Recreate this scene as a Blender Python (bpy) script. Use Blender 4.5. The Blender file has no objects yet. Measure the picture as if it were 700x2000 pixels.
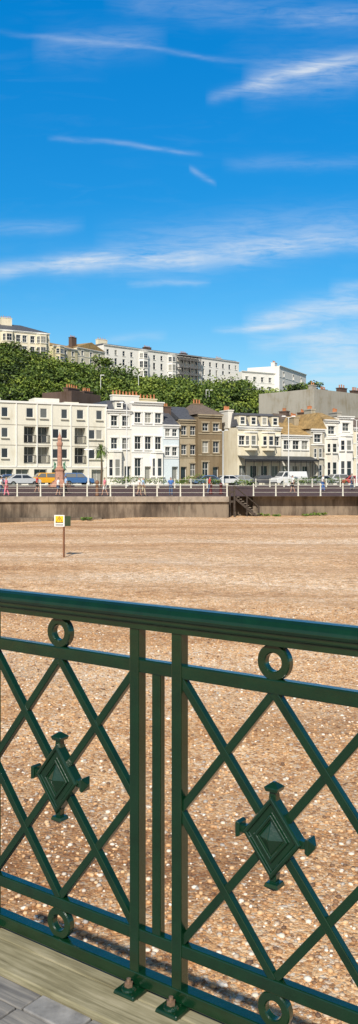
import bpy, math, random
import numpy as np
from mathutils import Vector
random.seed(7); rng=np.random.default_rng(7)
scene=bpy.context.scene
COL=scene.collection
F=1700.0; EYE=1.6
def bear(px): return (px-350.0)/F
def zat(py,Y): return EYE+(940.0-py)*Y/F

# ---------------------------------------------------------------- materials
MATS={}
def nodes_of(name):
    m=bpy.data.materials.new(name); m.use_nodes=True
    nt=m.node_tree; b=nt.nodes['Principled BSDF']
    return m,nt,b
def N(nt,t,**k):
    n=nt.nodes.new(t)
    for a,v in k.items(): setattr(n,a,v)
    return n
def ramp(nt,stops,interp='LINEAR'):
    r=nt.nodes.new('ShaderNodeValToRGB'); r.color_ramp.interpolation=interp
    e=r.color_ramp.elements
    e[0].position=stops[0][0]; e[0].color=(*stops[0][1],1)
    e[1].position=stops[-1][0]; e[1].color=(*stops[-1][1],1)
    for p,c in stops[1:-1]:
        x=e.new(p); x.color=(*c,1)
    return r
def mat(name,col,rough=.7,var=.15,scale=3.0,metal=0,coat=0,bump=0,stretch=(1,1,1),spec=None):
    if name in MATS: return MATS[name]
    m,nt,b=nodes_of(name)
    tc=N(nt,'ShaderNodeTexCoord'); mp=N(nt,'ShaderNodeMapping'); mp.inputs['Scale'].default_value=stretch
    nt.links.new(tc.outputs['Object'],mp.inputs[0])
    n=N(nt,'ShaderNodeTexNoise'); n.inputs['Scale'].default_value=scale; n.inputs['Detail'].default_value=6; n.inputs['Roughness'].default_value=.65
    nt.links.new(mp.outputs[0],n.inputs['Vector'])
    lo=tuple(c*(1-var) for c in col); hi=tuple(min(1,c*(1+var)) for c in col)
    r=ramp(nt,[(.3,lo),(.7,hi)])
    nt.links.new(n.outputs['Fac'],r.inputs[0]); nt.links.new(r.outputs[0],b.inputs['Base Color'])
    b.inputs['Roughness'].default_value=rough; b.inputs['Metallic'].default_value=metal
    if coat: b.inputs['Coat Weight'].default_value=coat; b.inputs['Coat Roughness'].default_value=.12
    if bump:
        bp=N(nt,'ShaderNodeBump'); bp.inputs['Strength'].default_value=bump; bp.inputs['Distance'].default_value=.02
        nt.links.new(n.outputs['Fac'],bp.inputs['Height']); nt.links.new(bp.outputs[0],b.inputs['Normal'])
    MATS[name]=m; return m
def wallmat(name,col,dirt=.22):
    """painted render with grime streaks running down"""
    if name in MATS: return MATS[name]
    m,nt,b=nodes_of(name)
    tc=N(nt,'ShaderNodeTexCoord')
    mp=N(nt,'ShaderNodeMapping'); mp.inputs['Scale'].default_value=(1.6,1.6,.22)
    nt.links.new(tc.outputs['Object'],mp.inputs[0])
    n=N(nt,'ShaderNodeTexNoise'); n.inputs['Scale'].default_value=1.3; n.inputs['Detail'].default_value=7; n.inputs['Roughness'].default_value=.7
    nt.links.new(mp.outputs[0],n.inputs['Vector'])
    n2=N(nt,'ShaderNodeTexNoise'); n2.inputs['Scale'].default_value=.35; n2.inputs['Detail'].default_value=4
    nt.links.new(tc.outputs['Object'],n2.inputs['Vector'])
    mx=N(nt,'ShaderNodeMath',operation='MULTIPLY'); nt.links.new(n.outputs['Fac'],mx.inputs[0]); nt.links.new(n2.outputs['Fac'],mx.inputs[1])
    dk=(col[0]*(1-dirt*1.1),col[1]*(1-dirt*1.3),col[2]*(1-dirt*1.7))
    r=ramp(nt,[(.12,dk),(.24,tuple(c*(1-dirt*.25) for c in col)),(.36,col)])
    nt.links.new(mx.outputs[0],r.inputs[0]); nt.links.new(r.outputs[0],b.inputs['Base Color'])
    b.inputs['Roughness'].default_value=.75
    MATS[name]=m; return m

M_green=mat('green_gloss_paint',(.0022,.025,.009),rough=.24,var=.25,scale=14,coat=.55,bump=.12)
M_bolt=mat('galvanised_bolt',(.3,.2,.14),rough=.5,var=.5,scale=60,metal=.6)
W_white=wallmat('white_render',(.82,.79,.71),.16)
W_white2=wallmat('bright_white_render',(.86,.84,.79),.10)
W_blue=wallmat('pale_blue_render',(.66,.74,.78),.1)
W_cream=wallmat('cream_render',(.82,.75,.58),.2)
W_panel=wallmat('white_wall_panel',(.76,.73,.62),.16)
W_beige=wallmat('beige_render',(.42,.35,.24),.3)
W_brown=wallmat('brown_stone_render',(.23,.17,.10),.3)
W_grey=wallmat('grey_concrete',(.44,.41,.35),.28)
W_gbeige=wallmat('grey_beige_render',(.50,.46,.37),.3)
W_brick=wallmat('dark_brick',(.13,.085,.065),.4)
W_yellow=wallmat('pale_yellow_render',(.75,.66,.42),.3)
M_trim=mat('white_trim',(.82,.81,.77),.6,.06)
M_slate=mat('slate_roof',(.085,.09,.105),.6,.4,scale=2.5,stretch=(1,1,3))
M_slate2=mat('brown_slate_roof',(.17,.13,.10),.7,.4,scale=2.5,stretch=(1,1,3))
M_tile=mat('lichen_tile_roof',(.36,.24,.10),.8,.45,scale=1.6)
M_terra=mat('terracotta_pot',(.50,.20,.09),.8,.2)
M_dark=mat('dark_interior',(.02,.02,.022),.8,.2)
M_black=mat('black_paint',(.02,.02,.022),.4,.2)
M_awn=mat('dark_awning',(.05,.055,.06),.7,.4)
M_rubber=mat('rubber',(.02,.02,.02),.8,.2)
M_chrome=mat('chrome',(.6,.6,.6),.25,.1,metal=1)
M_pole=mat('white_pole_paint',(.75,.76,.75),.5,.08)
M_rust=mat('rusty_steel',(.20,.09,.045),.85,.5,scale=20)
M_post=mat('cream_post_paint',(.66,.64,.55),.6,.25,scale=10)
M_pinkst=mat('pink_granite',(.50,.27,.19),.6,.25,scale=6)
M_verd=mat('verdigris_bronze',(.10,.24,.15),.6,.3,scale=6)
M_bark=mat('bark',(.12,.085,.055),.9,.4,scale=8)
M_twood=mat('dark_wet_timber',(.06,.045,.035),.85,.5,scale=6)
M_gwood=mat('grey_timber',(.24,.20,.16),.85,.4,scale=6)
M_taill=mat('tail_light',(.5,.02,.02),.3,.1)
M_headl=mat('head_light',(.8,.8,.78),.15,.05)
def glass_mat():
    m,nt,b=nodes_of('window_glass')
    oi=N(nt,'ShaderNodeObjectInfo')
    r=ramp(nt,[(0,(.012,.016,.022)),(.55,(.03,.04,.055)),(.72,(.06,.07,.08)),(.86,(.22,.22,.2)),(1,(.35,.34,.3))])
    nt.links.new(oi.outputs['Random'],r.inputs[0]); nt.links.new(r.outputs[0],b.inputs['Base Color'])
    b.inputs['Roughness'].default_value=.08
    return m
M_glass=glass_mat()
def leafmat(name,a,bc,c):
    m,nt,b=nodes_of(name)
    at=N(nt,'ShaderNodeAttribute',attribute_name='tint')
    r=ramp(nt,[(0,a),(.5,bc),(1,c)])
    nt.links.new(at.outputs['Fac'],r.inputs[0]); nt.links.new(r.outputs[0],b.inputs['Base Color'])
    b.inputs['Roughness'].default_value=.65
    b.inputs['Transmission Weight'].default_value=0
    return m
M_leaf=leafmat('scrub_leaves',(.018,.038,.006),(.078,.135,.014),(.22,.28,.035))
M_leaf2=leafmat('garden_leaves',(.04,.09,.02),(.12,.20,.03),(.30,.32,.06))

# ---------------------------------------------------------------- mesh builder
class MB:
    def __init__(s): s.v=[];s.f=[];s.m=[]
    def add(s,vs,fs,m=0):
        o=len(s.v); s.v+= [tuple(v) for v in vs]; s.f+=[tuple(i+o for i in f) for f in fs]; s.m+=[m]*len(fs)
    def box(s,x0,x1,y0,y1,z0,z1,m=0):
        s.add([(x0,y0,z0),(x1,y0,z0),(x1,y1,z0),(x0,y1,z0),(x0,y0,z1),(x1,y0,z1),(x1,y1,z1),(x0,y1,z1)],
              [(0,3,2,1),(4,5,6,7),(0,1,5,4),(1,2,6,5),(2,3,7,6),(3,0,4,7)],m)
    def frustum(s,b,z0,t,z1,m=0):
        x0,x1,y0,y1=b; a0,a1,c0,c1=t
        s.add([(x0,y0,z0),(x1,y0,z0),(x1,y1,z0),(x0,y1,z0),(a0,c0,z1),(a1,c0,z1),(a1,c1,z1),(a0,c1,z1)],
              [(0,3,2,1),(4,5,6,7),(0,1,5,4),(1,2,6,5),(2,3,7,6),(3,0,4,7)],m)
    def tube(s,p0,p1,r0,r1,m=0,n=8,caps=True):
        p0=Vector(p0);p1=Vector(p1);d=(p1-p0)
        if d.length<1e-6: return
        d.normalize(); a=d.orthogonal().normalized(); b=d.cross(a)
        vs=[]
        for p,r in((p0,r0),(p1,r1)):
            for i in range(n):
                t=2*math.pi*i/n; vs.append(p+a*(math.cos(t)*r)+b*(math.sin(t)*r))
        fs=[(i,(i+1)%n,n+(i+1)%n,n+i) for i in range(n)]
        if caps: fs+= [tuple(range(n-1,-1,-1)),tuple(range(n,2*n))]
        s.add(vs,fs,m)
    def lathe(s,c,prof,m=0,n=12):
        cx,cy,cz=c; vs=[];k=len(prof)
        for r,z in prof:
            for i in range(n):
                t=2*math.pi*i/n; vs.append((cx+r*math.cos(t),cy+r*math.sin(t),cz+z))
        fs=[(j*n+i,j*n+(i+1)%n,(j+1)*n+(i+1)%n,(j+1)*n+i) for j in range(k-1) for i in range(n)]
        fs+=[tuple(range(n-1,-1,-1)),tuple(range((k-1)*n,k*n))]
        s.add(vs,fs,m)
    def extr_x(s,prof,x0,x1,m=0):   # profile (y,z)
        n=len(prof)
        vs=[(x0,y,z) for y,z in prof]+[(x1,y,z) for y,z in prof]
        s.add(vs,[(i,(i+1)%n,n+(i+1)%n,n+i) for i in range(n)]+[tuple(range(n-1,-1,-1)),tuple(range(n,2*n))],m)
    def extr_y(s,prof,y0,y1,m=0):   # profile (x,z)
        n=len(prof)
        vs=[(x,y0,z) for x,z in prof]+[(x,y1,z) for x,z in prof]
        s.add(vs,[(i,(i+1)%n,n+(i+1)%n,n+i) for i in range(n)]+[tuple(range(n-1,-1,-1)),tuple(range(n,2*n))],m)
    def ico(s,c,r,m=0,sc=(1,1,1)):
        t=(1+5**.5)/2
        vs=[(-1,t,0),(1,t,0),(-1,-t,0),(1,-t,0),(0,-1,t),(0,1,t),(0,-1,-t),(0,1,-t),(t,0,-1),(t,0,1),(-t,0,-1),(-t,0,1)]
        k=r/math.sqrt(1+t*t)
        s.add([(c[0]+a*k*sc[0],c[1]+b*k*sc[1],c[2]+d*k*sc[2]) for a,b,d in vs],
         [(0,11,5),(0,5,1),(0,1,7),(0,7,10),(0,10,11),(1,5,9),(5,11,4),(11,10,2),(10,7,6),(7,1,8),(3,9,4),(3,4,2),(3,2,6),(3,6,8),(3,8,9),(4,9,5),(2,4,11),(6,2,10),(8,6,7),(9,8,1)],m)
    def mesh(s,name,mats,smooth=False):
        me=bpy.data.meshes.new(name); me.from_pydata(s.v,[],s.f)
        for m in mats: me.materials.append(m)
        me.polygons.foreach_set('material_index',s.m)
        if smooth: me.polygons.foreach_set('use_smooth',[True]*len(s.f))
        me.update(); 
        import bmesh
        bm=bmesh.new(); bm.from_mesh(me); bmesh.ops.recalc_face_normals(bm,faces=bm.faces); bm.to_mesh(me); bm.free()
        return me
def obj(name,me,parent=None,loc=(0,0,0),rz=0,**kw):
    o=bpy.data.objects.new(name,me); o.location=loc; o.rotation_euler=(0,0,rz)
    if parent: o.parent=parent
    COL.objects.link(o)
    for k,v in kw.items(): o[k]=v
    return o
def thing(name,label,category,loc=(0,0,0),rz=0,group=None,**kw):
    o=obj(name,None,None,loc,rz,label=label,category=category,**kw)
    if group: o['group']=group
    o.empty_display_size=.3
    return o
def bevel(o,w,seg=2,ang=40):
    b=o.modifiers.new('bevel','BEVEL'); b.width=w; b.segments=seg; b.limit_method='ANGLE'; b.angle_limit=math.radians(ang)

# ---------------------------------------------------------------- camera
cam=bpy.data.cameras.new('camera'); cam.sensor_fit='VERTICAL'; cam.sensor_height=24; cam.lens=F/2000*24
cam.shift_y=-.03; cam.clip_end=6000; cam.clip_start=.05
co=bpy.data.objects.new('camera',cam); co.location=(0,0,EYE); co.rotation_euler=(math.radians(90),0,0); COL.objects.link(co); scene.camera=co

# ---------------------------------------------------------------- light
ELEV=math.radians(41); AZ=(-.18,-.984)
sd=bpy.data.lights.new('sun','SUN'); sd.energy=4.9; sd.angle=math.radians(.5); sd.color=(1,.93,.81)
so=bpy.data.objects.new('sun',sd); COL.objects.link(so)
dirv=Vector((-AZ[0]*math.cos(ELEV),-AZ[1]*math.cos(ELEV),-math.sin(ELEV)))
so.rotation_euler=dirv.to_track_quat('-Z','Y').to_euler(); so.location=(-20,-30,40)
w=bpy.data.worlds.new('World'); scene.world=w; w.use_nodes=True
nt=w.node_tree; bg=nt.nodes['Background']
L=nt.links.new
sky=N(nt,'ShaderNodeTexSky'); sky.sky_type='NISHITA'; sky.sun_disc=False; sky.sun_elevation=ELEV; sky.sun_rotation=math.atan2(AZ[0],AZ[1])%(2*math.pi)
sky.ozone_density=3.0; sky.air_density=1.0; sky.dust_density=.4
hs=N(nt,'ShaderNodeHueSaturation'); hs.inputs['Saturation'].default_value=1.2; hs.inputs['Value'].default_value=1.0
L(sky.outputs[0],hs.inputs['Color'])
tc=N(nt,'ShaderNodeTexCoord'); sp=N(nt,'ShaderNodeSeparateXYZ'); L(tc.outputs['Generated'],sp.inputs[0])
def MA(op,a,b=None,clamp=False):
    n=N(nt,'ShaderNodeMath',operation=op); n.use_clamp=clamp
    for i,x in enumerate((a,b)):
        if x is None: continue
        if isinstance(x,(int,float)): n.inputs[i].default_value=x
        else: L(x,n.inputs[i])
    return n.outputs[0]
yy=MA('MAXIMUM',sp.outputs['Y'],.02)
U=MA('DIVIDE',sp.outputs['X'],yy); V=MA('DIVIDE',sp.outputs['Z'],yy)
front=MA('GREATER_THAN',sp.outputs['Y'],.05)
# polarised deep blue: per elevation filter on the physical sky
tr_=ramp(nt,[(0,(1.1,1.15,1.05)),(.10,(.95,1.2,1.2)),(.17,(.50,1.2,1.35)),(.27,(.16,1.20,1.50)),(.46,(.03,1.45,1.9)),(.62,(.5,1.1,1.3)),(.8,(.95,.9,.85)),(1,(1.0,.88,.78))])
L(MA('DIVIDE',V,1.2,True),tr_.inputs[0])
ml=N(nt,'ShaderNodeMix',data_type='RGBA',blend_type='MULTIPLY'); ml.inputs[0].default_value=1; L(hs.outputs[0],ml.inputs[6]); L(tr_.outputs[0],ml.inputs[7])
cb=N(nt,'ShaderNodeCombineXYZ'); L(U,cb.inputs[0]); L(V,cb.inputs[1])
def noise(sx,sy,rot,scale,detail=8,rough=.6,dist=.6):
    mp=N(nt,'ShaderNodeMapping'); mp.inputs['Scale'].default_value=(sx,sy,1); mp.inputs['Rotation'].default_value=(0,0,rot)
    L(cb.outputs[0],mp.inputs[0]); n=N(nt,'ShaderNodeTexNoise'); n.inputs['Scale'].default_value=scale; n.inputs['Detail'].default_value=detail
    n.inputs['Roughness'].default_value=rough; n.inputs['Distortion'].default_value=dist
    L(mp.outputs[0],n.inputs['Vector']); return n.outputs['Fac']
nA=noise(5,26,-.13,2.2); nB=noise(9,60,.10,2.0,9,.65,.9); nC=noise(2,4,0,3,5,.5,.3); nD=noise(7,9,.3,3.0,4,.5,.4)
nW=noise(3,3,0,2,3,.4,0)
warp=MA('ADD',MA('MULTIPLY',MA('SUBTRACT',nW,.5),.022),MA('MULTIPLY',MA('SUBTRACT',nD,.5),.006))
Vw=MA('ADD',V,warp)
streaks=[ # px0,py0,px1,py1,width px,strength
 (-40,58,560,128,5,.13),(60,95,330,80,28,.15),(400,190,760,95,12,.38),(470,165,760,120,36,.36),
 (90,265,400,304,5,.22),(368,330,425,364,6,.22),(-60,540,240,508,14,.60),(60,525,760,470,20,.42),(180,500,760,440,44,.26),
 (245,556,415,548,6,.32),(410,644,600,632,6,.42),(470,632,760,590,22,.62),(-60,455,170,440,14,.16),(480,672,780,650,18,.40),
 (200,0,760,45,26,.15),(540,40,760,10,18,.16),(430,322,760,312,14,.10),(560,720,800,700,60,.50),(200,668,330,655,8,.2),(640,570,760,560,12,.25)]
tot=None
for (a,b_,c,d,wd,st) in streaks:
    u0,v0=(a-350)/F,(940-b_)/F; u1,v1=(c-350)/F,(940-d)/F
    sl=(v1-v0)/(u1-u0); uc=(u0+u1)/2; hl=(u1-u0)/2
    t=MA('DIVIDE',MA('SUBTRACT',U,uc),hl)
    line=MA('ADD',MA('MULTIPLY',U,sl),v0-sl*u0)
    dd=MA('DIVIDE',MA('SUBTRACT',Vw,line),wd*1.0/F)
    g=MA('EXPONENT',MA('MULTIPLY',MA('MULTIPLY',dd,dd),-1.0))
    t2=MA('MULTIPLY',t,t); win=MA('SUBTRACT',1.0,MA('MULTIPLY',t2,t2),True)
    k=MA('MULTIPLY',MA('MULTIPLY',g,win),st)
    tot=k if tot is None else MA('ADD',tot,k)
wisp=MA('MULTIPLY',MA('SUBTRACT',MA('ADD',MA('MULTIPLY',nA,1.0),MA('MULTIPLY',nB,1.1)),.66),1.9,True)
wisp=MA('MULTIPLY',wisp,MA('ADD',.45,MA('MULTIPLY',nD,1.1)))
cl=MA('MULTIPLY',tot,wisp)
amb=MA('MULTIPLY',MA('MULTIPLY',MA('SUBTRACT',nA,.50,True),MA('SUBTRACT',nC,.42,True)),.7)
cl=MA('MULTIPLY',MA('ADD',cl,amb),front,True)
mix=N(nt,'ShaderNodeMix',data_type='RGBA'); L(cl,mix.inputs[0]); L(ml.outputs[2],mix.inputs[6]); mix.inputs[7].default_value=(7.6,8.2,8.8,1)
L(mix.outputs[2],bg.inputs['Color']); bg.inputs['Strength'].default_value=.10

# ---------------------------------------------------------------- beach
def sm(a,b,x):
    t=np.clip((x-a)/(b-a),0,1); return t*t*(3-2*t)
def beach_z(X,Y):
    X=np.asarray(X,float);Y=np.asarray(Y,float)
    z=-2.75+.75*sm(8,44,Y)+.32*sm(55,80,Y)
    z=z-.62*sm(2,-22,X)*sm(62,79,Y)
    z=z+.05*np.sin(Y*.9+X*.21+np.sin(X*.3))*sm(6,14,Y)+.035*np.sin(Y*.37-X*.13)+.03*np.sin(X*1.1+Y*.5)*np.sin(Y*1.3)
    return z
xs=np.concatenate([[-2500,-900,-400,-200,-100,-60],np.arange(-40,40.1,.5),[60,100,200,400,900,2500]])
ys=np.concatenate([[-2500,-600,-200,-60,-20,-5],np.arange(0,30,.35),np.arange(30,84.2,.8)])
gx,gy=np.meshgrid(xs,ys); gz_=beach_z(gx,gy)
vs=np.stack([gx,gy,gz_],-1).reshape(-1,3); nx=len(xs)
fs=[(j*nx+i,j*nx+i+1,(j+1)*nx+i+1,(j+1)*nx+i) for j in range(len(ys)-1) for i in range(nx-1)]
me=bpy.data.meshes.new('beach'); me.from_pydata(vs.tolist(),[],fs); me.polygons.foreach_set('use_smooth',[True]*len(fs))
def beach_mat():
    m,nt,b=nodes_of('shingle_beach')
    L=nt.links.new
    geo=N(nt,'ShaderNodeNewGeometry')
    def vor(scale,rnd=1.0):
        v=N(nt,'ShaderNodeTexVoronoi'); v.inputs['Scale'].default_value=scale; L(geo.outputs['Position'],v.inputs['Vector']); return v
    v1=vor(23); v2=vor(60); v3=vor(5.5)
    def sep(c):
        s=N(nt,'ShaderNodeSeparateColor'); L(c,s.inputs[0]); return s
    s1=sep(v1.outputs['Color']); s2=sep(v2.outputs['Color']); s3=sep(v3.outputs['Color'])
    peb=[(0,(.17,.075,.032)),(.12,(.42,.20,.08)),(.32,(.70,.37,.155)),(.55,(.83,.50,.235)),(.75,(.88,.60,.33)),(.90,(.90,.74,.53)),(1,(.90,.87,.79))]
    r1=ramp(nt,peb); L(s1.outputs[0],r1.inputs[0])
    r2=ramp(nt,peb); L(s2.outputs[0],r2.inputs[0])
    mx=N(nt,'ShaderNodeMix',data_type='RGBA'); mx.inputs[0].default_value=.40; L(r1.outputs[0],mx.inputs[6]); L(r2.outputs[0],mx.inputs[7])
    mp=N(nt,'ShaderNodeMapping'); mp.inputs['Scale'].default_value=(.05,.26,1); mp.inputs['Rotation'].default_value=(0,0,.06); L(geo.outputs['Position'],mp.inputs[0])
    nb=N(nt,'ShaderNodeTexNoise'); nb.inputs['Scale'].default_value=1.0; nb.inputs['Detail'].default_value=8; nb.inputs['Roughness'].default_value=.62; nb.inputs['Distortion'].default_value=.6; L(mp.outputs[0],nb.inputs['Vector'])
    rb=ramp(nt,[(.30,(.66,.56,.46)),(.42,(.88,.83,.77)),(.50,(1.0,1.0,1.0)),(.58,(1.06,1.12,1.2)),(.68,(1.15,1.32,1.6))]); L(nb.outputs['Fac'],rb.inputs[0])  # shingle tone bands; their dark end also paints in shadows near the wall
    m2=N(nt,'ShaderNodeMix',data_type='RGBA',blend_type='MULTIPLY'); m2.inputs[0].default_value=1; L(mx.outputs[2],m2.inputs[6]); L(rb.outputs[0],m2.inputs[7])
    nm=N(nt,'ShaderNodeTexNoise'); nm.inputs['Scale'].default_value=2.2; nm.inputs['Detail'].default_value=9; nm.inputs['Roughness'].default_value=.8; L(geo.outputs['Position'],nm.inputs['Vector'])
    rm_=ramp(nt,[(.30,(.64,.56,.49)),(.5,(1,1,1)),(.70,(1.15,1.18,1.22))]); L(nm.outputs['Fac'],rm_.inputs[0])
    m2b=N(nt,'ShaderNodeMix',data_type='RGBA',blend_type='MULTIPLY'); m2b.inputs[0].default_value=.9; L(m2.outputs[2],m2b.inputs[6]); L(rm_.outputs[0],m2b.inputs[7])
    rc=ramp(nt,[(0,(.70,.63,.56)),(.25,(.95,.92,.89)),(.8,(1.0,1.0,1.0)),(1,(1.2,1.27,1.4))]); L(s3.outputs[0],rc.inputs[0])
    m2c=N(nt,'ShaderNodeMix',data_type='RGBA',blend_type='MULTIPLY'); 
    np_=N(nt,'ShaderNodeTexNoise'); np_.inputs['Scale'].default_value=.33; np_.inputs['Detail'].default_value=8; np_.inputs['Roughness'].default_value=.7; L(geo.outputs['Position'],np_.inputs['Vector'])
    sx=N(nt,'ShaderNodeSeparateXYZ'); L(geo.outputs['Position'],sx.inputs[0])
    fr=N(nt,'ShaderNodeMapRange'); fr.inputs['From Min'].default_value=14; fr.inputs['From Max'].default_value=30; fr.inputs['To Min'].default_value=0; fr.inputs['To Max'].default_value=1; L(sx.outputs['Y'],fr.inputs['Value'])
    L(fr.outputs[0],m2c.inputs[0]); L(m2b.outputs[2],m2c.inputs[6]); L(rc.outputs[0],m2c.inputs[7])
    def MA(op,a,b=None,clamp=False):
        n=N(nt,'ShaderNodeMath',operation=op); n.use_clamp=clamp
        for i,x in enumerate((a,b)):
            if x is None: continue
            if isinstance(x,(int,float)): n.inputs[i].default_value=x
            else: L(x,n.inputs[i])
        return n.outputs[0]
    near=N(nt,'ShaderNodeMapRange'); near.inputs['From Min'].default_value=9; near.inputs['From Max'].default_value=22; near.inputs['To Min'].default_value=.85; near.inputs['To Max'].default_value=.0; L(sx.outputs['Y'],near.inputs['Value'])
    thr=MA('SUBTRACT',np_.outputs['Fac'],.42)
    dm=MA('MULTIPLY',MA('MULTIPLY',thr,6,True),near.outputs[0],True)
    m3=N(nt,'ShaderNodeMix',data_type='RGBA',blend_type='MULTIPLY'); L(dm,m3.inputs[0]); L(m2c.outputs[2],m3.inputs[6]); m3.inputs[7].default_value=(.54,.43,.34,1)
    dx=MA('DIVIDE',MA('SUBTRACT',sx.outputs['X'],6.6),3.0); dy=MA('DIVIDE',MA('SUBTRACT',MA('ADD',sx.outputs['Y'],MA('MULTIPLY',sx.outputs['X'],.9)),24.0),1.1)
    el=MA('ADD',MA('MULTIPLY',dx,dx),MA('MULTIPLY',dy,dy)); el=MA('ADD',el,MA('MULTIPLY',np_.outputs['Fac'],.8))
    pm=MA('MULTIPLY',MA('SUBTRACT',1.35,el),3.0,True)
    m4=N(nt,'ShaderNodeMix',data_type='RGBA'); L(MA('MULTIPLY',pm,.8),m4.inputs[0]); L(m3.outputs[2],m4.inputs[6]); m4.inputs[7].default_value=(.56,.46,.35,1)
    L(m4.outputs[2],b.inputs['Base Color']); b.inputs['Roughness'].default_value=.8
    h=MA('ADD',MA('MULTIPLY',v1.outputs['Distance'],-1.1),MA('MULTIPLY',v2.outputs['Distance'],-.5))
    h=MA('ADD',h,MA('MULTIPLY',np_.outputs['Fac'],4.0)); h=MA('ADD',h,MA('MULTIPLY',nm.outputs['Fac'],2.6))
    bp=N(nt,'ShaderNodeBump'); bp.inputs['Strength'].default_value=.6; bp.inputs['Distance'].default_value=.03; L(h,bp.inputs['Height']); L(bp.outputs[0],b.inputs['Normal'])
    return m
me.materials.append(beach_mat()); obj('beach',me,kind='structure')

# scattered stones on the near shingle
NP=22000
Yp=5.0+rng.random(NP)**1.3*22; Xp=(rng.random(NP)-.5)*2*(Yp*.24+1.2)
R=.010+.024*rng.random(NP)**2.0
t=(1+5**.5)/2
ic=np.array([(-1,t,0),(1,t,0),(-1,-t,0),(1,-t,0),(0,-1,t),(0,1,t),(0,-1,-t),(0,1,-t),(t,0,-1),(t,0,1),(-t,0,-1),(-t,0,1)])/math.sqrt(1+t*t)
icf=np.array([(0,11,5),(0,5,1),(0,1,7),(0,7,10),(0,10,11),(1,5,9),(5,11,4),(11,10,2),(10,7,6),(7,1,8),(3,9,4),(3,4,2),(3,2,6),(3,6,8),(3,8,9),(4,9,5),(2,4,11),(6,2,10),(8,6,7),(9,8,1)])
sc=np.stack([1+.5*rng.random(NP),.8+.4*rng.random(NP),.5+.3*rng.random(NP)],-1)
P=ic[None]*sc[:,None]*R[:,None,None]
a=rng.random(NP)*6.28; ca,sa=np.cos(a),np.sin(a)
PX=P[...,0]*ca[:,None]-P[...,1]*sa[:,None]; PY=P[...,0]*sa[:,None]+P[...,1]*ca[:,None]
P=np.stack([PX+Xp[:,None],PY+Yp[:,None],P[...,2]+(beach_z(Xp,Yp)+R*.25)[:,None]],-1).reshape(-1,3)
fc=(icf[None]+(np.arange(NP)*12)[:,None,None]).reshape(-1,3)
def fastmesh(name,V,Fc,k):
    me=bpy.data.meshes.new(name); me.vertices.add(len(V)); me.vertices.foreach_set('co',np.ascontiguousarray(V,dtype=np.float32).ravel())
    n=len(Fc); me.loops.add(n*k); me.loops.foreach_set('vertex_index',np.ascontiguousarray(Fc,dtype=np.int32).ravel())
    me.polygons.add(n); me.polygons.foreach_set('loop_start',np.arange(0,n*k,k,dtype=np.int32))
    me.update(calc_edges=True); me.validate(); return me
me=fastmesh('pebbles',P,fc,3); me.polygons.foreach_set('use_smooth',[True]*len(me.polygons))
m,nt2,b=nodes_of('pebble_stone'); g=N(nt2,'ShaderNodeNewGeometry')
r=ramp(nt2,[(0,(.13,.075,.045)),(.2,(.34,.19,.10)),(.45,(.62,.37,.18)),(.7,(.72,.50,.29)),(.82,(.40,.37,.34)),(.9,(.78,.66,.52)),(1,(.84,.80,.72))]); nt2.links.new(g.outputs['Random Per Island'],r.inputs[0]); nt2.links.new(r.outputs[0],b.inputs['Base Color']); b.inputs['Roughness'].default_value=.6
me.materials.append(m); obj('beach_pebbles',me,kind='stuff',label='loose brown and cream pebbles scattered over the shingle',category='pebbles')

# ---------------------------------------------------------------- town ground
M_prom=mat('maroon_promenade_tarmac',(.085,.046,.038),.9,.25,scale=1.5)
M_asph=mat('asphalt',(.06,.06,.062),.85,.25,scale=2)
M_pave=mat('paving',(.30,.28,.25),.85,.2,scale=2)
M_kerb=mat('kerb_stone',(.38,.37,.34),.8,.2,scale=2)
M_paint=mat('road_paint',(.75,.75,.72),.7,.15)
M_soil=mat('hill_earth',(.03,.045,.018),.95,.5,scale=.3)
def gz(Y): return .2+.8*min(1,max(0,(Y-83)/17.0))
def linepts(off): # street line, off metres towards sea
    return lambda X:127.6+.47*X-off*1.105
def sheet(name,rows,mat_,**kw):
    vs=[p for r_ in rows for p in r_]; n=len(rows[0])
    fs=[(j*n+i,j*n+i+1,(j+1)*n+i+1,(j+1)*n+i) for j in range(len(rows)-1) for i in range(n-1)]
    me=bpy.data.meshes.new(name); me.from_pydata(vs,[],fs); me.materials.append(mat_); return obj(name,me,kind='structure')
XS=[-2500,-300,-60,-45,-30,-15,0,15,30,45,60,300,2500]
sheet('ground',[[(x,81.6,.19) for x in XS],[(x,83,.19) for x in XS],[(x,100,.99) for x in XS],[(x,200,.99) for x in XS],[(x,5000,.99) for x in XS]],M_prom)
XR=[-55,-40,-20,0,20,40,60]
sheet('road',[[(x,linepts(16)(x),.995+.004) for x in XR],[(x,linepts(6)(x),.999) for x in XR]],M_asph)
sheet('road_marking',[[(x,linepts(11.1)(x),1.003) for x in XR],[(x,linepts(10.95)(x),1.003) for x in XR]],M_paint)
mb=MB()
for a_,b_ in ((16.0,16.3),(5.7,6.0)):
    for i in range(len(XR)-1):
        x0,x1=XR[i],XR[i+1]
        p=[(x0,linepts(b_)(x0)),(x1,linepts(b_)(x1)),(x1,linepts(a_)(x1)),(x0,linepts(a_)(x0))]
        mb.add([(x,y,.9) for x,y in p]+[(x,y,1.12) for x,y in p],[(4,5,6,7),(0,1,5,4),(2,3,7,6)],0)
obj('kerb',mb.mesh('kerb',[M_kerb]),kind='structure')
sheet('pavement',[[(x,linepts(5.7)(x),1.115) for x in XR],[(x,linepts(-1)(x),1.115) for x in XR]],M_pave)

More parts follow.
